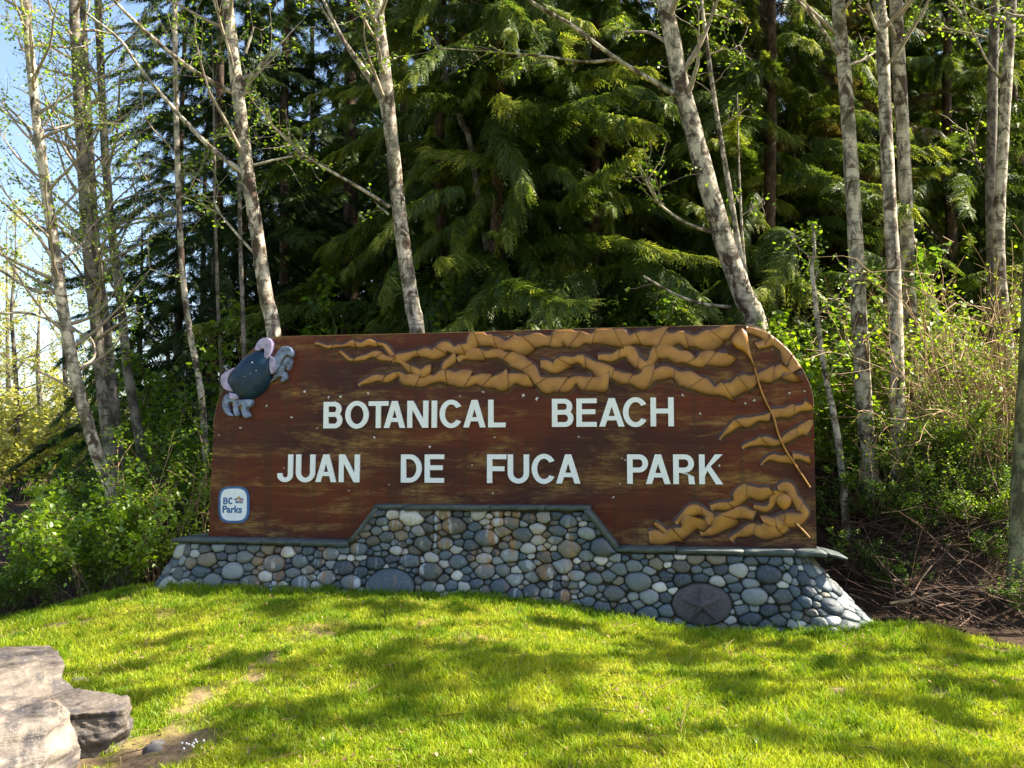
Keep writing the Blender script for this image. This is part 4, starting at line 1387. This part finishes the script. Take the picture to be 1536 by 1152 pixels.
alder('alder_tree', 'pale alder rising from behind the crab at the upper left corner of the sign', [(413, 520), (398, 440), (384, 340), (373, 270), (358, 150), (349, 70), (341, 0)], 10.8, 10.8, 27, 19, 13,
      [([(370, 262), (320, 225), (262, 165), (212, 105), (180, 60), (130, 20)], 9, 4, .8), ([(350, 140), (300, 112), (250, 75), (200, 30), (170, 0)], 8, 4, -.5), ([(366, 130), (385, 105), (402, 82)], 6, 4, 0),
       ([(356, 138), (345, 80), (320, 0)], 6, 3, -.3), ([(386, 385), (350, 345), (325, 312), (320, 285)], 5, 2, 0), ([(380, 248), (420, 238), (455, 232)], 5, 2, .1), ([(368, 80), (378, 50), (380, 40)], 5, 3, 0)],
      (4.9, 24, 1.8, 70))
alder('alder_tree', 'straight pale sunlit alder behind the word BOTANICAL', [(627, 515), (619, 460), (608, 390), (597, 300), (588, 210), (578, 110), (566, 0)], 11.0, 11.0, 28, 19, 13.5,
      [([(578, 160), (550, 110), (515, 60), (485, 0)], 11, 5, .3), ([(585, 310), (545, 285), (505, 262), (455, 232), (415, 195), (395, 170)], 6, 2, -.2), ([(584, 225), (570, 150), (540, 100), (500, 40), (475, 0)], 8, 4, .5), ([(583, 322), (575, 315), (566, 308)], 4, 3, 0)],
      (5.3, 22, 1.8, 70))
alder('alder_tree', 'thick alder leaning left, its foot behind the upper right shoulder of the sign', [(1140, 505), (1118, 450), (1092, 380), (1068, 300), (1045, 215), (1022, 130), (1007, 50), (997, 0)], 10.6, 10.6, 38, 27, 13,
      [([(1025, 150), (980, 122), (920, 85), (860, 40), (800, 5), (770, -20)], 9, 5, -.3), ([(930, 88), (880, 93), (820, 85), (740, 78), (660, 72)], 6, 2, -.2), ([(1072, 350), (1030, 335), (1000, 315), (985, 300), (965, 265)], 6, 2, -.3),
       ([(1096, 461), (1050, 455), (1010, 440), (965, 414)], 6, 3, -.2)],
      (5.3, 24, 1.9, 70))
alder('alder_sapling', 'slim bare alder stem just right of the big leaning trunk', [(1122, 450), (1110, 380), (1095, 290), (1078, 190), (1066, 110), (1054, 20), (1052, 0)], 11.2, 11.4, 11, 7, 9, [], (4.5, 8, 1.0, 40))
alder('alder_sapling', 'short thin stem between the slim bare stem and the bright cedar', [(1118, 425), (1112, 330), (1108, 230), (1106, 140)], 11.6, 11.6, 7, 4, 5.0, [], (2.6, 5, .6, 20))
alder('alder_tree', 'pale alder nearest the right end of the sign', [(1307, 740), (1298, 630), (1290, 500), (1284, 380), (1278, 270), (1270, 150), (1262, 60), (1257, 0)], 10.4, 10.4, 27, 21, 13,
      [([(1265, 92), (1240, 55), (1215, 20), (1190, -5)], 8, 4, -.3)], (5.2, 22, 1.8, 70))
alder('alder_tree', 'left trunk of the twin alders right of the sign', [(1352, 780), (1347, 640), (1344, 500), (1340, 400), (1332, 260), (1326, 120), (1319, 0)], 10.2, 10.4, 24, 19, 13,
      [([(1324, 70), (1312, 35), (1300, 5)], 6, 4, -.2)], (5.2, 22, 1.8, 70))
alder('alder_tree', 'right trunk of the twin alders, dark blotches on its upper bark', [(1380, 720), (1374, 560), (1362, 430), (1360, 330), (1354, 200), (1348, 90), (1344, 0)], 11.0, 11.0, 22, 21, 13,
      [], (5.4, 20, 1.8, 70))
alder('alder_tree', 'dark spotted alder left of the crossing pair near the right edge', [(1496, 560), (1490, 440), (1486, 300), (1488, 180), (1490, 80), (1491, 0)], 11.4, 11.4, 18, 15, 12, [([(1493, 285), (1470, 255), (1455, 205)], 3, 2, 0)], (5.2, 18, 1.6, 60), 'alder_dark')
alder('alder_tree', 'bright sunlit alder of the crossing pair near the right edge', [(1516, 560), (1504, 450), (1498, 360), (1503, 240), (1510, 120), (1517, 0)], 11.0, 11.0, 18, 17, 12, [([(1509, 130), (1480, 90), (1455, 40), (1425, 0)], 4, 2, -.2)], (5.4, 18, 1.6, 60))
alder('mossy_tree', 'mossy trunk at the right edge above the brush pile', [(1527, 860), (1530, 760), (1536, 640), (1545, 480), (1552, 200), (1556, 0)], 8.6, 9.0, 30, 22, 11, [], (5.5, 16, 1.6, 60), 'moss_bark')
alder('alder_sapling', 'short pale sapling trunk close behind the right edge of the sign', [(1262, 700), (1250, 620), (1238, 560), (1226, 480), (1222, 440)], 10.2, 10.2, 12, 8, 4.3, [], (2.4, 6, .8, 60))
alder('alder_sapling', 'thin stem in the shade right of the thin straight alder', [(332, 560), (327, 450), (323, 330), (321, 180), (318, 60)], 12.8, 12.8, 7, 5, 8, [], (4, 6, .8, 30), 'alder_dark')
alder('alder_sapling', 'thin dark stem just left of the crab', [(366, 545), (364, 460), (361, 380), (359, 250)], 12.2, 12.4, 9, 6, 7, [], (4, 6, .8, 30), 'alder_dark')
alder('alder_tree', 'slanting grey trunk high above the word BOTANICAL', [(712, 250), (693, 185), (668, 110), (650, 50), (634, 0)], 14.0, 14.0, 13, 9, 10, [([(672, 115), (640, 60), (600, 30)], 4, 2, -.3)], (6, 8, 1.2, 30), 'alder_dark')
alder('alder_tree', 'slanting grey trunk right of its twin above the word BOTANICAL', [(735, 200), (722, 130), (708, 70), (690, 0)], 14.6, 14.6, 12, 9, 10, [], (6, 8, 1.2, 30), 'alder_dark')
# the same row of alders goes on beyond the right edge and dapples the lawn
for k, (px, Y, top, lb) in enumerate([(1760, 8.0, 9.5, 'alder beyond the right edge, its crown shading the right lawn'), (1980, 6.6, 10.5, 'alder farther beyond the right edge, its crown shading the middle lawn'), 
                                      (2500, 5.2, 9.5, 'alder beyond the right edge nearest the camera'), (2350, 7.4, 13, 'tallest alder beyond the right edge, shading the left lawn')]):
    x = (px - 768) / FPX * Y
    b = np.array([x, Y, gz1(x, Y)])
    py = 666 - (b[2] - 1.65) / Y * FPX
    alder('alder_tree', lb, [(px, py), (px + 12, py - 300), (px - 8, py - 600)], Y, Y, 30, 20, top, [], (3.0, 11, 1.5, 330), 'alder', 'leaf', .10)
# far, sunlit trees on the left
for k, (px, Y, top, lb) in enumerate([(20, 29, 9.5, 'pale yellow-green tree farthest left beyond the alders'), (-40, 31, 9.0, 'yellow-green tree half outside the left edge of the photo'), (95, 31, 8.5, 'bright far sapling behind the leaning pale alder'),
                                      (55, 33, 8.0, 'low sunlit thicket tree left of the bright bushes'), (-15, 27.5, 5.0, 'light green thicket tree low at the left edge'), (140, 33, 6.0, 'hazy far sapling behind the left alder clump'),
                                      (250, 30, 6.0, 'far sapling glimpsed behind the thin straight alder'), (10, 35, 11.0, 'young sunlit tree above the low left bushes')]):
    x = (px - 768) / FPX * Y
    b = np.array([x, Y, gz1(x, Y)])
    py = 666 - (b[2] - 1.65) / Y * FPX
    alder('far_tree', lb, [(px, py), (px + 6, py - 250 * 12 / Y), (px + 2, py - 500 * 12 / Y)], Y, Y, 11, 7, top, [], (.8, 30, 1.7, 95), 'alder_dark', 'leaf_far', .085)

# ------------------------------------------------------------------ shrubs
def shrub_meshes(seed, nst, h, spread, nl, lsize, leafmat, stemmat='stem', arch=.5):
    global rng
    keep, rng = rng, np.random.default_rng(seed)
    st, lf = MB(), MB()
    pts = []
    for k in range(nst):
        a = rng.random() * 2 * np.pi
        r0 = rng.random() * spread * .35
        p = np.array([r0 * math.cos(a), r0 * math.sin(a), -.05])
        d = np.array([math.cos(a) * spread / h * rng.uniform(.3, 1.1), math.sin(a) * spread / h * rng.uniform(.3, 1.1), 1.0])
        B = limb_path(p, d, h * rng.uniform(.6, 1.1), 9, -arch, .10)
        V, F = tube(B, np.linspace(.009, .003, len(B)), 4)
        st.add(V, F)
        for q in range(6):
            j = int(rng.integers(3, len(B)))
            dd = B[j] - B[j - 1]; dd /= np.linalg.norm(dd)
            T = limb_path(B[j], dd + rng.normal(0, .8, 3), h * rng.uniform(.12, .34), 4, .1, .15)
            V, F = tube(T, np.linspace(.004, .002, len(T)), 3)
            st.add(V, F)
            m = int(nl / nst / 6)
            f = rng.random(m) ** .7 * (len(T) - 1.01); i = f.astype(int)
            pts.append(T[i] + (T[i + 1] - T[i]) * (f - i)[:, None] + rng.normal(0, lsize * .7, (m, 3)))
    if nl:
        P = np.vstack(pts)
        leaves(lf, P, lsize, .72, 7, .35 + .25 * N3(P[:, 0] * 3 + 9, P[:, 2] * 3))
    out = (st.mesh('stems', M[stemmat]), lf.mesh('foliage', M[leafmat], False, 'tint') if nl else None)
    rng = keep
    return out
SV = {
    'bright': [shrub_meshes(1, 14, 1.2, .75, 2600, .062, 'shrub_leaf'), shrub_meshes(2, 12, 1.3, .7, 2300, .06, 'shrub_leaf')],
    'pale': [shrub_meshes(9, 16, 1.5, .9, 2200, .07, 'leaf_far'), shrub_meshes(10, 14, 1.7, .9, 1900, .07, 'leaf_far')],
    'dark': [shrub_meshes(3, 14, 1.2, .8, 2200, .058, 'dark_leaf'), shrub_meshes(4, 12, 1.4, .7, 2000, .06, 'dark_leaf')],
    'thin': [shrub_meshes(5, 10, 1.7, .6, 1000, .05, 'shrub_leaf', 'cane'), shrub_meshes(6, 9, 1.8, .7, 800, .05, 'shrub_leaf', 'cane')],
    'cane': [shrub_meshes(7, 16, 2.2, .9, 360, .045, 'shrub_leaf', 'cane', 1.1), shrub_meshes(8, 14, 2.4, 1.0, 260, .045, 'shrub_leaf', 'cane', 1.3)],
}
def shrub(px, Y, kind, s, label, sz=1.0, group=None, k=None):
    x = (px - 768) / FPX * Y
    st, lf = SV[kind][int(rng.integers(2)) if k is None else k]
    root = thing('shrub', label, 'shrub', (x, Y, gz1(x, Y)), rng.random() * 6.28, group or 'shrubs under the trees')
    root.scale = (s, s, s * sz)
    a = link('stems', st, root)
    if lf: b = link('foliage', lf, root)
SHR = [
    (150, 10.0, 'bright', 1.12, 'bright green bush around the foot of the pale leaning alder'), (90, 10.3, 'bright', .95, 'bright green bush left of the leaning alder foot'), (215, 10.25, 'bright', .85, 'bright green bush beside the left end of the stone wall'),
    (35, 10.6, 'bright', .6, 'yellow-green bush near the left edge under the far sunlit trees'), (-25, 10.4, 'dark', .6, 'dark bush cut by the left edge above the lawn'), (20, 10.05, 'dark', .55, 'low dark bush at the left lawn edge'),
    (110, 10.0, 'dark', .5, 'low dark bush in front of the bright bushes at the left'), (185, 9.95, 'dark', .5, 'low dark plant against the left foot of the wall'), (245, 10.5, 'thin', .95, 'leggy leafy shrub behind the left wall end'), (292, 10.6, 'thin', 1.0, 'leggy shrub touching the left edge of the sign'),
    (20, 28.0, 'pale', 2.6, 'pale glowing bush beyond the left lawn edge, rightmost of the sunlit three'), (-60, 27.0, 'pale', 2.4, 'pale glowing bush cut by the left edge of the photo'), (80, 30.0, 'pale', 2.8, 'tall pale bush deeper among the left alders'),
    (-10, 33.0, 'pale', 3.8, 'tall pale bush glowing behind the left edge bushes'), (130, 34.0, 'pale', 3.0, 'far pale bush seen between the left alder trunks'),
    (270, 11.6, 'dark', 1.1, 'shaded shrub left of the sign behind the leggy ones'), (215, 12.2, 'dark', 1.0, 'shaded shrub at the foot of the left alder clump'), (120, 11.9, 'bright', 1.0, 'green bush behind the leaning alder'), (150, 12.9, 'dark', .9, 'shaded bush behind the bright left bushes'),
    (330, 12.0, 'dark', 1.3, 'dark shrub behind the crab'), (520, 11.3, 'bright', 1.28, 'bright leaf tips showing above the sign left of the pale alder'), (575, 11.8, 'dark', 1.35, 'dark leaf tips above the sign beside the pale alder'),
    (690, 11.6, 'bright', 1.36, 'leafy bush topping the sign above the letters CAL'), (760, 11.2, 'bright', 1.26, 'bright leafy bush topping the middle of the sign'), (835, 11.6, 'dark', 1.45, 'shaded bush topping the sign left of the word BEACH'),
    (900, 11.3, 'bright', 1.22, 'bright tips above the word BEACH'), (980, 11.8, 'dark', 1.4, 'shaded bush above the letters CH'), (1050, 12.2, 'dark', 1.6, 'dark bush behind the foot of the leaning alder'),
    (450, 12.2, 'dark', 1.4, 'dark shrub right of the crab above the sign'), (640, 12.6, 'dark', 1.5, 'dark shrub behind the foot of the pale alder'),
    (1175, 11.4, 'bright', 1.5, 'tall leafy bush above the rounded right shoulder of the sign'), (1235, 11.2, 'bright', 1.45, 'leafy bush between the sign and the nearest right alder'), (1200, 12.6, 'dark', 1.9, 'tall shaded bush under the bright cedar'),
    (1250, 10.3, 'dark', 1.0, 'shaded bush hugging the right edge of the sign'), (1320, 11.4, 'thin', 1.3, 'shaded bush between the right alders'), (1330, 10.2, 'dark', .8, 'low shaded plant below the nearest right alder'),
    (1400, 11.6, 'thin', 1.7, 'tall airy bush right of the twin alders'), (1450, 12.0, 'thin', 1.8, 'tall airy bush in front of the olive cedar'), (1470, 10.9, 'thin', 1.5, 'sparse sunlit bush beneath the crossing alders'), (1530, 11.6, 'bright', 1.6, 'leafy bush at the right edge below the alders'),
    (1410, 10.7, 'cane', 1.1, 'arching bare tan canes right of the twin alders'), (1465, 10.4, 'cane', 1.15, 'tangle of tan canes below the crossing alders'), (1500, 10.0, 'cane', .95, 'arching canes in front of the right edge bushes'), (1440, 9.9, 'dark', .85, 'dark leafy plant above the brush pile'),
    (1490, 9.4, 'dark', .75, 'glossy green plant left of the mossy trunk'), (1395, 9.7, 'thin', .8, 'small sunlit plant on the brushy bank'), (1290, 9.6, 'dark', .55, 'low plant behind the right end of the wall'), (1340, 9.1, 'dark', .42, 'small green plant in the brush right of the wall'),
    (1535, 8.4, 'dark', .55, 'green plant at the foot of the mossy trunk'), (1240, 11.9, 'cane', 1.0, 'few pale canes just right of the sign'), (1550, 10.6, 'dark', 1.5, 'dark bush cut by the right edge'),
    (1260, 10.9, 'bright', 1.0, 'leafy bush low between the sign edge and the nearest right alder'), (1375, 10.6, 'dark', 1.05, 'shaded bush at the foot of the twin alders'), (1425, 10.3, 'bright', .8, 'small bright bush on the bank between twin alders and mossy trunk'),
    (1310, 10.6, 'thin', .9, 'thin leafy stems rising beside the nearest right alder'), (1360, 9.9, 'thin', .75, 'thin leafy stems in front of the twin alders'), (1475, 9.9, 'thin', .9, 'thin leafy stems left of the mossy trunk'), (1510, 9.2, 'bright', .55, 'small bright plant beside the mossy trunk'),
    (1385, 11.0, 'cane', 1.25, 'pale arching canes crossing behind the twin alders'), (1430, 11.2, 'cane', 1.35, 'thicket of bare canes in front of the airy bushes'), (1485, 10.9, 'cane', 1.2, 'bare canes leaning left under the crossing alders'), (1350, 10.5, 'cane', .95, 'few bare canes between the right alders'),
    (1445, 10.0, 'cane', .9, 'low bent canes above the brush pile'), (1515, 10.9, 'cane', 1.3, 'bare canes at the right edge behind the mossy trunk'), (1300, 10.2, 'cane', .7, 'short bare canes beside the right edge of the sign'),
    (1335, 9.8, 'dark', .7, 'dark low plant behind the lowest brush'), (1375, 9.5, 'dark', .6, 'dark low plant in the middle of the brush pile'), (1425, 9.5, 'dark', .65, 'dark low plant right of the middle of the brush pile'), (1465, 9.0, 'dark', .5, 'dark low plant at the front of the brush pile'),
    (1400, 10.2, 'dark', .9, 'dark bush on the bank between canes'), (1320, 10.5, 'dark', .85, 'dark bush between the first right alder and the twins'), (1480, 10.2, 'dark', .9, 'dark bush on the bank left of the mossy trunk'),
    (400, 13.8, 'dark', 1.7, 'deep shade bush behind the crab corner'), (860, 13.6, 'dark', 1.8, 'deep shade bush behind the middle of the sign'), (1100, 13.6, 'dark', 1.7, 'deep shade bush behind the leaning alder'), (1300, 13.4, 'dark', 1.8, 'deep shade bush behind the right alders'),
    (740, 14.6, 'dark', 2.0, 'deep shade bush under the drooping cedar'), (560, 14.4, 'dark', 1.9, 'deep shade bush behind the pale alder'), (250, 14.6, 'dark', 1.7, 'deep shade bush behind the thin straight alder'), (1500, 13.6, 'dark', 1.8, 'deep shade bush behind the crossing alders'),
]
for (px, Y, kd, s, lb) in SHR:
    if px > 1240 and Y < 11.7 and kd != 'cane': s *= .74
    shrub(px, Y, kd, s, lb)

# dead brush on the right bank, twigs under the trees
def brush():
    mb = MB()
    n = 1700
    for k in range(n):
        if k < 1250:
            px = rng.uniform(1225, 1640); Y = rng.uniform(8.0, 10.8)
        else:
            px = rng.uniform(-60, 330); Y = rng.uniform(10.6, 13.0)
        x = (px - 768) / FPX * Y
        if Y < edge_y(x) + .12: continue
        if px < 1330 and Y < 9.3: continue
        z = gz1(x, Y) + rng.random() ** 2 * .38
        d = rng.normal(size=3); d[2] *= .35; d[2] += .08
        B = limb_path((x, Y, z), d, rng.uniform(.25, 1.1), 4, .0, .14)
        V, F = tube(B, np.linspace(rng.uniform(.004, .011), .002, len(B)), 3)
        mb.add(V, F)
    prop(link('brush', mb.mesh('brush', M['brush'])), kind='stuff', label='tangle of reddish brown dead twigs on the shaded bank', category='brush')
brush()
def fallen(name, label, pts, w, Y, mat):
    B = catmull([at(px, py, yy) for (px, py), yy in zip(pts, Y)], 5)
    V, F = tube(B, np.linspace(w[0], w[1], len(B)) / 2 / FPX * Y[0], 6, .2)
    o = link(name, mesh_np(name, V, [F], M[mat], True))
    prop(o, label=label, category='branch', group='dead branches in the brush')
fallen('fallen_branch', 'long bent dead branch lying across the brush right of the wall', [(1340, 872), (1385, 866), (1430, 850), (1470, 836), (1500, 828)], (6, 3), (8.9, 9.0, 9.1, 9.2, 9.3), 'brush')
fallen('fallen_branch', 'pale dead branch lowest in the brush pile at the right', [(1335, 905), (1380, 898), (1420, 890), (1470, 905)], (5, 3), (8.6, 8.6, 8.7, 8.6), 'cane')

# ------------------------------------------------------------------ boulders
def boulder(label, cx, cy, sx, sy, sz, seed, zoff=0, rot=0.0, planes=9, top=.85):
    r = np.random.default_rng(seed)
    n = 44
    lin = np.linspace(-1, 1, n)
    V, F = [], []
    off = 0
    for ax in range(3):
        for sgn in (-1, 1):
            a, b = np.meshgrid(lin, lin)
            p = np.zeros((n * n, 3))
            p[:, ax] = sgn; p[:, (ax + 1) % 3] = a.ravel(); p[:, (ax + 2) % 3] = b.ravel() * sgn
            V.append(p)
            i = np.arange(n - 1)[:, None] * n + np.arange(n - 1)[None, :] + off
            F.append(np.stack([i, i + 1, i + n + 1, i + n], -1).reshape(-1, 4)); off += n * n
    V = np.vstack(V)
    V = V / (np.abs(V) ** 16).sum(1)[:, None] ** (1 / 16)
    for _ in range(planes):
        d = r.normal(size=3); d[2] = d[2] * .5; d /= np.linalg.norm(d)
        h = r.uniform(.72, 1.02)
        k = V @ d - h
        V -= np.where(k > 0, k, 0)[:, None] * d * .97
    V[:, 2] = np.where(V[:, 2] > top, top + (V[:, 2] - top) * .15, V[:, 2])
    nn = VNoise(seed + 5)
    lay = (nn(V[:, 2] * 7 + 3, V[:, 0] * .8 + V[:, 1] * .6 + 9) - .5)
    bump = (nn(V[:, 0] * 3 + 11 + V[:, 2] * 2, V[:, 1] * 3 + 7 - V[:, 2]) - .5)
    fine_ = (nn(V[:, 0] * 9 + V[:, 2] * 7, V[:, 1] * 9 - V[:, 2] * 8) - .5)
    nr = V / (np.linalg.norm(V, axis=1)[:, None] + 1e-9)
    hor = nr * [1, 1, .25]
    grit = (nn(V[:, 0] * 21 + V[:, 2] * 15, V[:, 1] * 21 - V[:, 2] * 17) - .5)
    step_ = np.floor(lay * 9) / 9
    V = V + hor * (step_ * .13)[:, None] + nr * (bump * .06 + fine_ * .05 + grit * .034)[:, None]
    V = V * [sx, sy, sz]
    c, s = math.cos(rot), math.sin(rot)
    V[:, :2] = V[:, :2] @ np.array([[c, s], [-s, c]])
    # weld the cube's seams
    key = np.round(V, 4)
    _, idx, inv = np.unique(key, axis=0, return_index=True, return_inverse=True)
    inv = inv.ravel()
    Fq = inv[np.vstack(F)]
    me = mesh_np('boulder', V[idx], [Fq], M['pale_boulder' if 'pale' in label else 'boulder'], False)
    o = link('boulder', me, None, (cx, cy, gz1(cx, cy) + zoff))
    prop(o, label=label, category='boulder', group='boulders at the lawn edge')
boulder('largest flat-topped grey-brown boulder at the lower left', -3.34, 5.45, .62, .46, .50, 3, .18, .1, 12, .72)
boulder('smaller brown boulder tucked against the right side of the flat-topped one', -2.54, 5.25, .25, .28, .27, 8, .06, .3, 10)
boulder('pale rounded boulder in the bottom left corner, nearest the camera', -2.62, 4.42, .42, .36, .42, 14, .13, -.35, 13)

def small_rock(px, py, Y, s, label, seed, cat='stone', name='loose_stone'):
    c = at(px, py, Y)
    a = np.linspace(0, 2 * np.pi, 9, endpoint=False)
    r = np.random.default_rng(seed)
    O = np.c_[np.cos(a), np.sin(a) * .7] * (s * (.7 + .6 * r.random(9)))[:, None]
    P, Q, T = dome(O, 0, s * .55, jit=.4)
    o = link(name, mesh_np(name, P, [Q, T], M['pebble']), None, (c[0], c[1], gz1(c[0], c[1])))
    prop(o, label=label, category=cat, group='loose stones near the boulders')
small_rock(236, 1094, 5.25, .045, 'flat grey stone at the upper end of the bare patch', 1)
small_rock(232, 1117, 5.05, .06, 'broad grey stone in the middle of the bare patch', 2)
small_rock(325, 1128, 5.0, .028, 'pale stone in the grass right of the white flowers', 3)
small_rock(120, 978, 6.7, .07, 'small dark stone behind the flat-topped boulder', 5)

# ------------------------------------------------------------------ grass
def grass():
    n = 300000
    Y = 3.3 + (10.3 - 3.3) * rng.random(n * 2) ** 1.15
    x = (rng.random(n * 2) * 2 - 1) * (Y * .66 + .5)
    d = edge_y(x) - Y
    nb = N2(x * 1.7 + 31, Y * 2.1 + 7)
    keepp = (d > -.12 - .25 * N1(x * 4, Y * 4))
    keepp &= rng.random(len(x)) > bare_at(x, Y) * 1.7
    clump = .45 + .55 * N3(x * 7, Y * 7) + .3 * (N1(x * 1.6 + 3, Y * 1.6) - .3)
    keepp &= rng.random(len(x)) < clump + .15
    # not inside the wall
    lx = (x - SO[0]) * UX[0] + (Y - SO[1]) * UX[1]; ly = (x - SO[0]) * UY[0] + (Y - SO[1]) * UY[1]
    keepp &= ~((ly > -.30) & (lx > XL - .1) & (lx < XR + .1))
    x, Y, nb = x[keepp][:n], Y[keepp][:n], nb[keepp][:n]
    n = len(x)
    # denser, taller tufts
    nt, per = 620, 55
    tY = 3.5 + 6.0 * rng.random(nt); tx = (rng.random(nt) * 2 - 1) * tY * .66
    kk = (edge_y(tx) - tY > .05) & (bare_at(tx, tY) < .15)
    tx, tY = tx[kk], tY[kk]
    ts = .6 + .8 * rng.random(len(tx))
    x = np.r_[x, (tx[:, None] + rng.normal(0, .03, (len(tx), per)) * ts[:, None]).ravel()]
    Y = np.r_[Y, (tY[:, None] + rng.normal(0, .03, (len(tx), per)) * ts[:, None]).ravel()]
    tuft = np.r_[np.zeros(n), np.repeat(ts, per)]
    n = len(x)
    z = gz(x, Y) - .004
    tall = sstep((N1(x * 1.1 + 17, Y * 1.3 + 5) - .55) / .2)
    nearw = np.exp(-np.abs(edge_y(x) - Y - .25) / .22)
    h = (.026 + .026 * rng.random(n) + .030 * tall * rng.random(n) + .06 * nearw * rng.random(n)) * (1 + .5 * (rng.random(n) < .04)) + .045 * tuft * rng.random(n)
    w = .0022 + .0016 * rng.random(n)
    a = rng.random(n) * 2 * np.pi
    lean = rng.uniform(.15, 1.1, n) * h
    dx, dy = np.cos(a), np.sin(a)
    b = rng.random(n) * np.pi
    wx, wy = np.cos(b) * w, np.sin(b) * w
    base = np.c_[x, Y, z]
    mid = base + np.c_[dx * lean * .35, dy * lean * .35, h * .62]
    tip = base + np.c_[dx * lean, dy * lean, h * .95]
    W = np.c_[wx, wy, np.zeros(n)]
    V = np.stack([base - W, base + W, mid + W * .8, mid - W * .8, tip], 1).reshape(-1, 3)
    i = np.arange(n)[:, None] * 5
    F4 = i + np.array([0, 1, 2, 3]); F3 = i + np.array([3, 2, 4])
    dry = .45 * N2(x * 1.3 + 5, Y * 1.3 + 2) + .35 * N3(x * 4.5 + 8, Y * 4.5) + .30 * N1(x * 12, Y * 12 + 8)
    h = h * (.32 + .66 * N1(x * 10 + 2, Y * 10))
    t = .01 + .64 * dry + .22 * rng.random(n) - .25 * nearw - .22 * (tuft > 0) + .30 * (rng.random(n) < .06)
    me = mesh_np('grass', V, [F4, F3], M['grass'], False, {'tint': np.repeat(np.clip(t, 0, 1), 5)})
    prop(link('grass', me), kind='stuff', label='sunlit mossy lawn grass sloping up to the stone wall', category='grass')
grass()
# clover leaves scattered through the lawn, a few white flowers
def weeds():
    mb = MB()
    n = 2600
    Y = 3.6 + 5.0 * rng.random(n); x = (rng.random(n) * 2 - 1) * Y * .66
    k = (N1(x * 1.4 + 40, Y * 1.4) > .52) & (edge_y(x) - Y > .4)
    x, Y = x[k], Y[k]
    P = np.c_[x, Y, gz(x, Y) + .022 + .015 * rng.random(len(x))]
    leaves(mb, P, .026, .9, 7, .4, None, .1)
    prop(link('clover', mb.mesh('clover', M['shrub_leaf'], False, 'tint')), kind='stuff', label='clover leaves scattered through the lawn', category='clover')
weeds()
def litter():
    mb = MB()
    n = 5200
    Y = 3.5 + 6.2 * rng.random(n); x = (rng.random(n) * 2 - 1) * (Y * .64)
    k = (edge_y(x) - Y > -.1) & (N3(x * 1.6 + 20, Y * 1.6) > .42)
    x, Y = x[k], Y[k]
    P = np.c_[x, Y, gz(x, Y) + .016 + .02 * rng.random(len(x))]
    leaves(mb, P, .032, .85, 4, None, None, .3)
    for _ in range(260):
        Yt = rng.uniform(3.8, 8.6); xt = rng.uniform(-.6, .6) * Yt
        if edge_y(xt) - Yt < .2: continue
        B = limb_path((xt, Yt, gz1(xt, Yt) + .03), (rng.normal(), rng.normal(), .05), rng.uniform(.06, .28), 4, 0, .15)
        V, F = tube(B, .0028, 3)
        mb.add(V, F, rng.random())
    prop(link('leaf_litter', mb.mesh('leaf_litter', M['litter'], False, 'tint')), kind='stuff', label='dry leaves and twigs scattered over the lawn', category='leaf litter')
litter()
fl = at(292, 1112, 5.05)
root = thing('white_flowers', 'tuft of tiny white flowers in the grass right of the bare patch', 'flower', (fl[0], fl[1], gz1(fl[0], fl[1])))
for k in range(11):
    a = np.linspace(0, 2 * np.pi, 8, endpoint=False)
    o = rng.normal(0, .035, 2); zz = .035 + .02 * rng.random()
    P, Q, T = dome(np.c_[np.cos(a), np.sin(a)] * .0062, 0, .006, back=.006)
    link('flower_head', mesh_np('flower_head', P * [1, 1, .8] + [o[0], o[1], zz], [Q, T], M['flower']), root)
    V, F = tube(np.array([[o[0] * .4, o[1] * .4, 0], [o[0], o[1], zz]]), .0012, 3)
    link('stalk', mesh_np('stalk', V, [F], M['stem']), root)
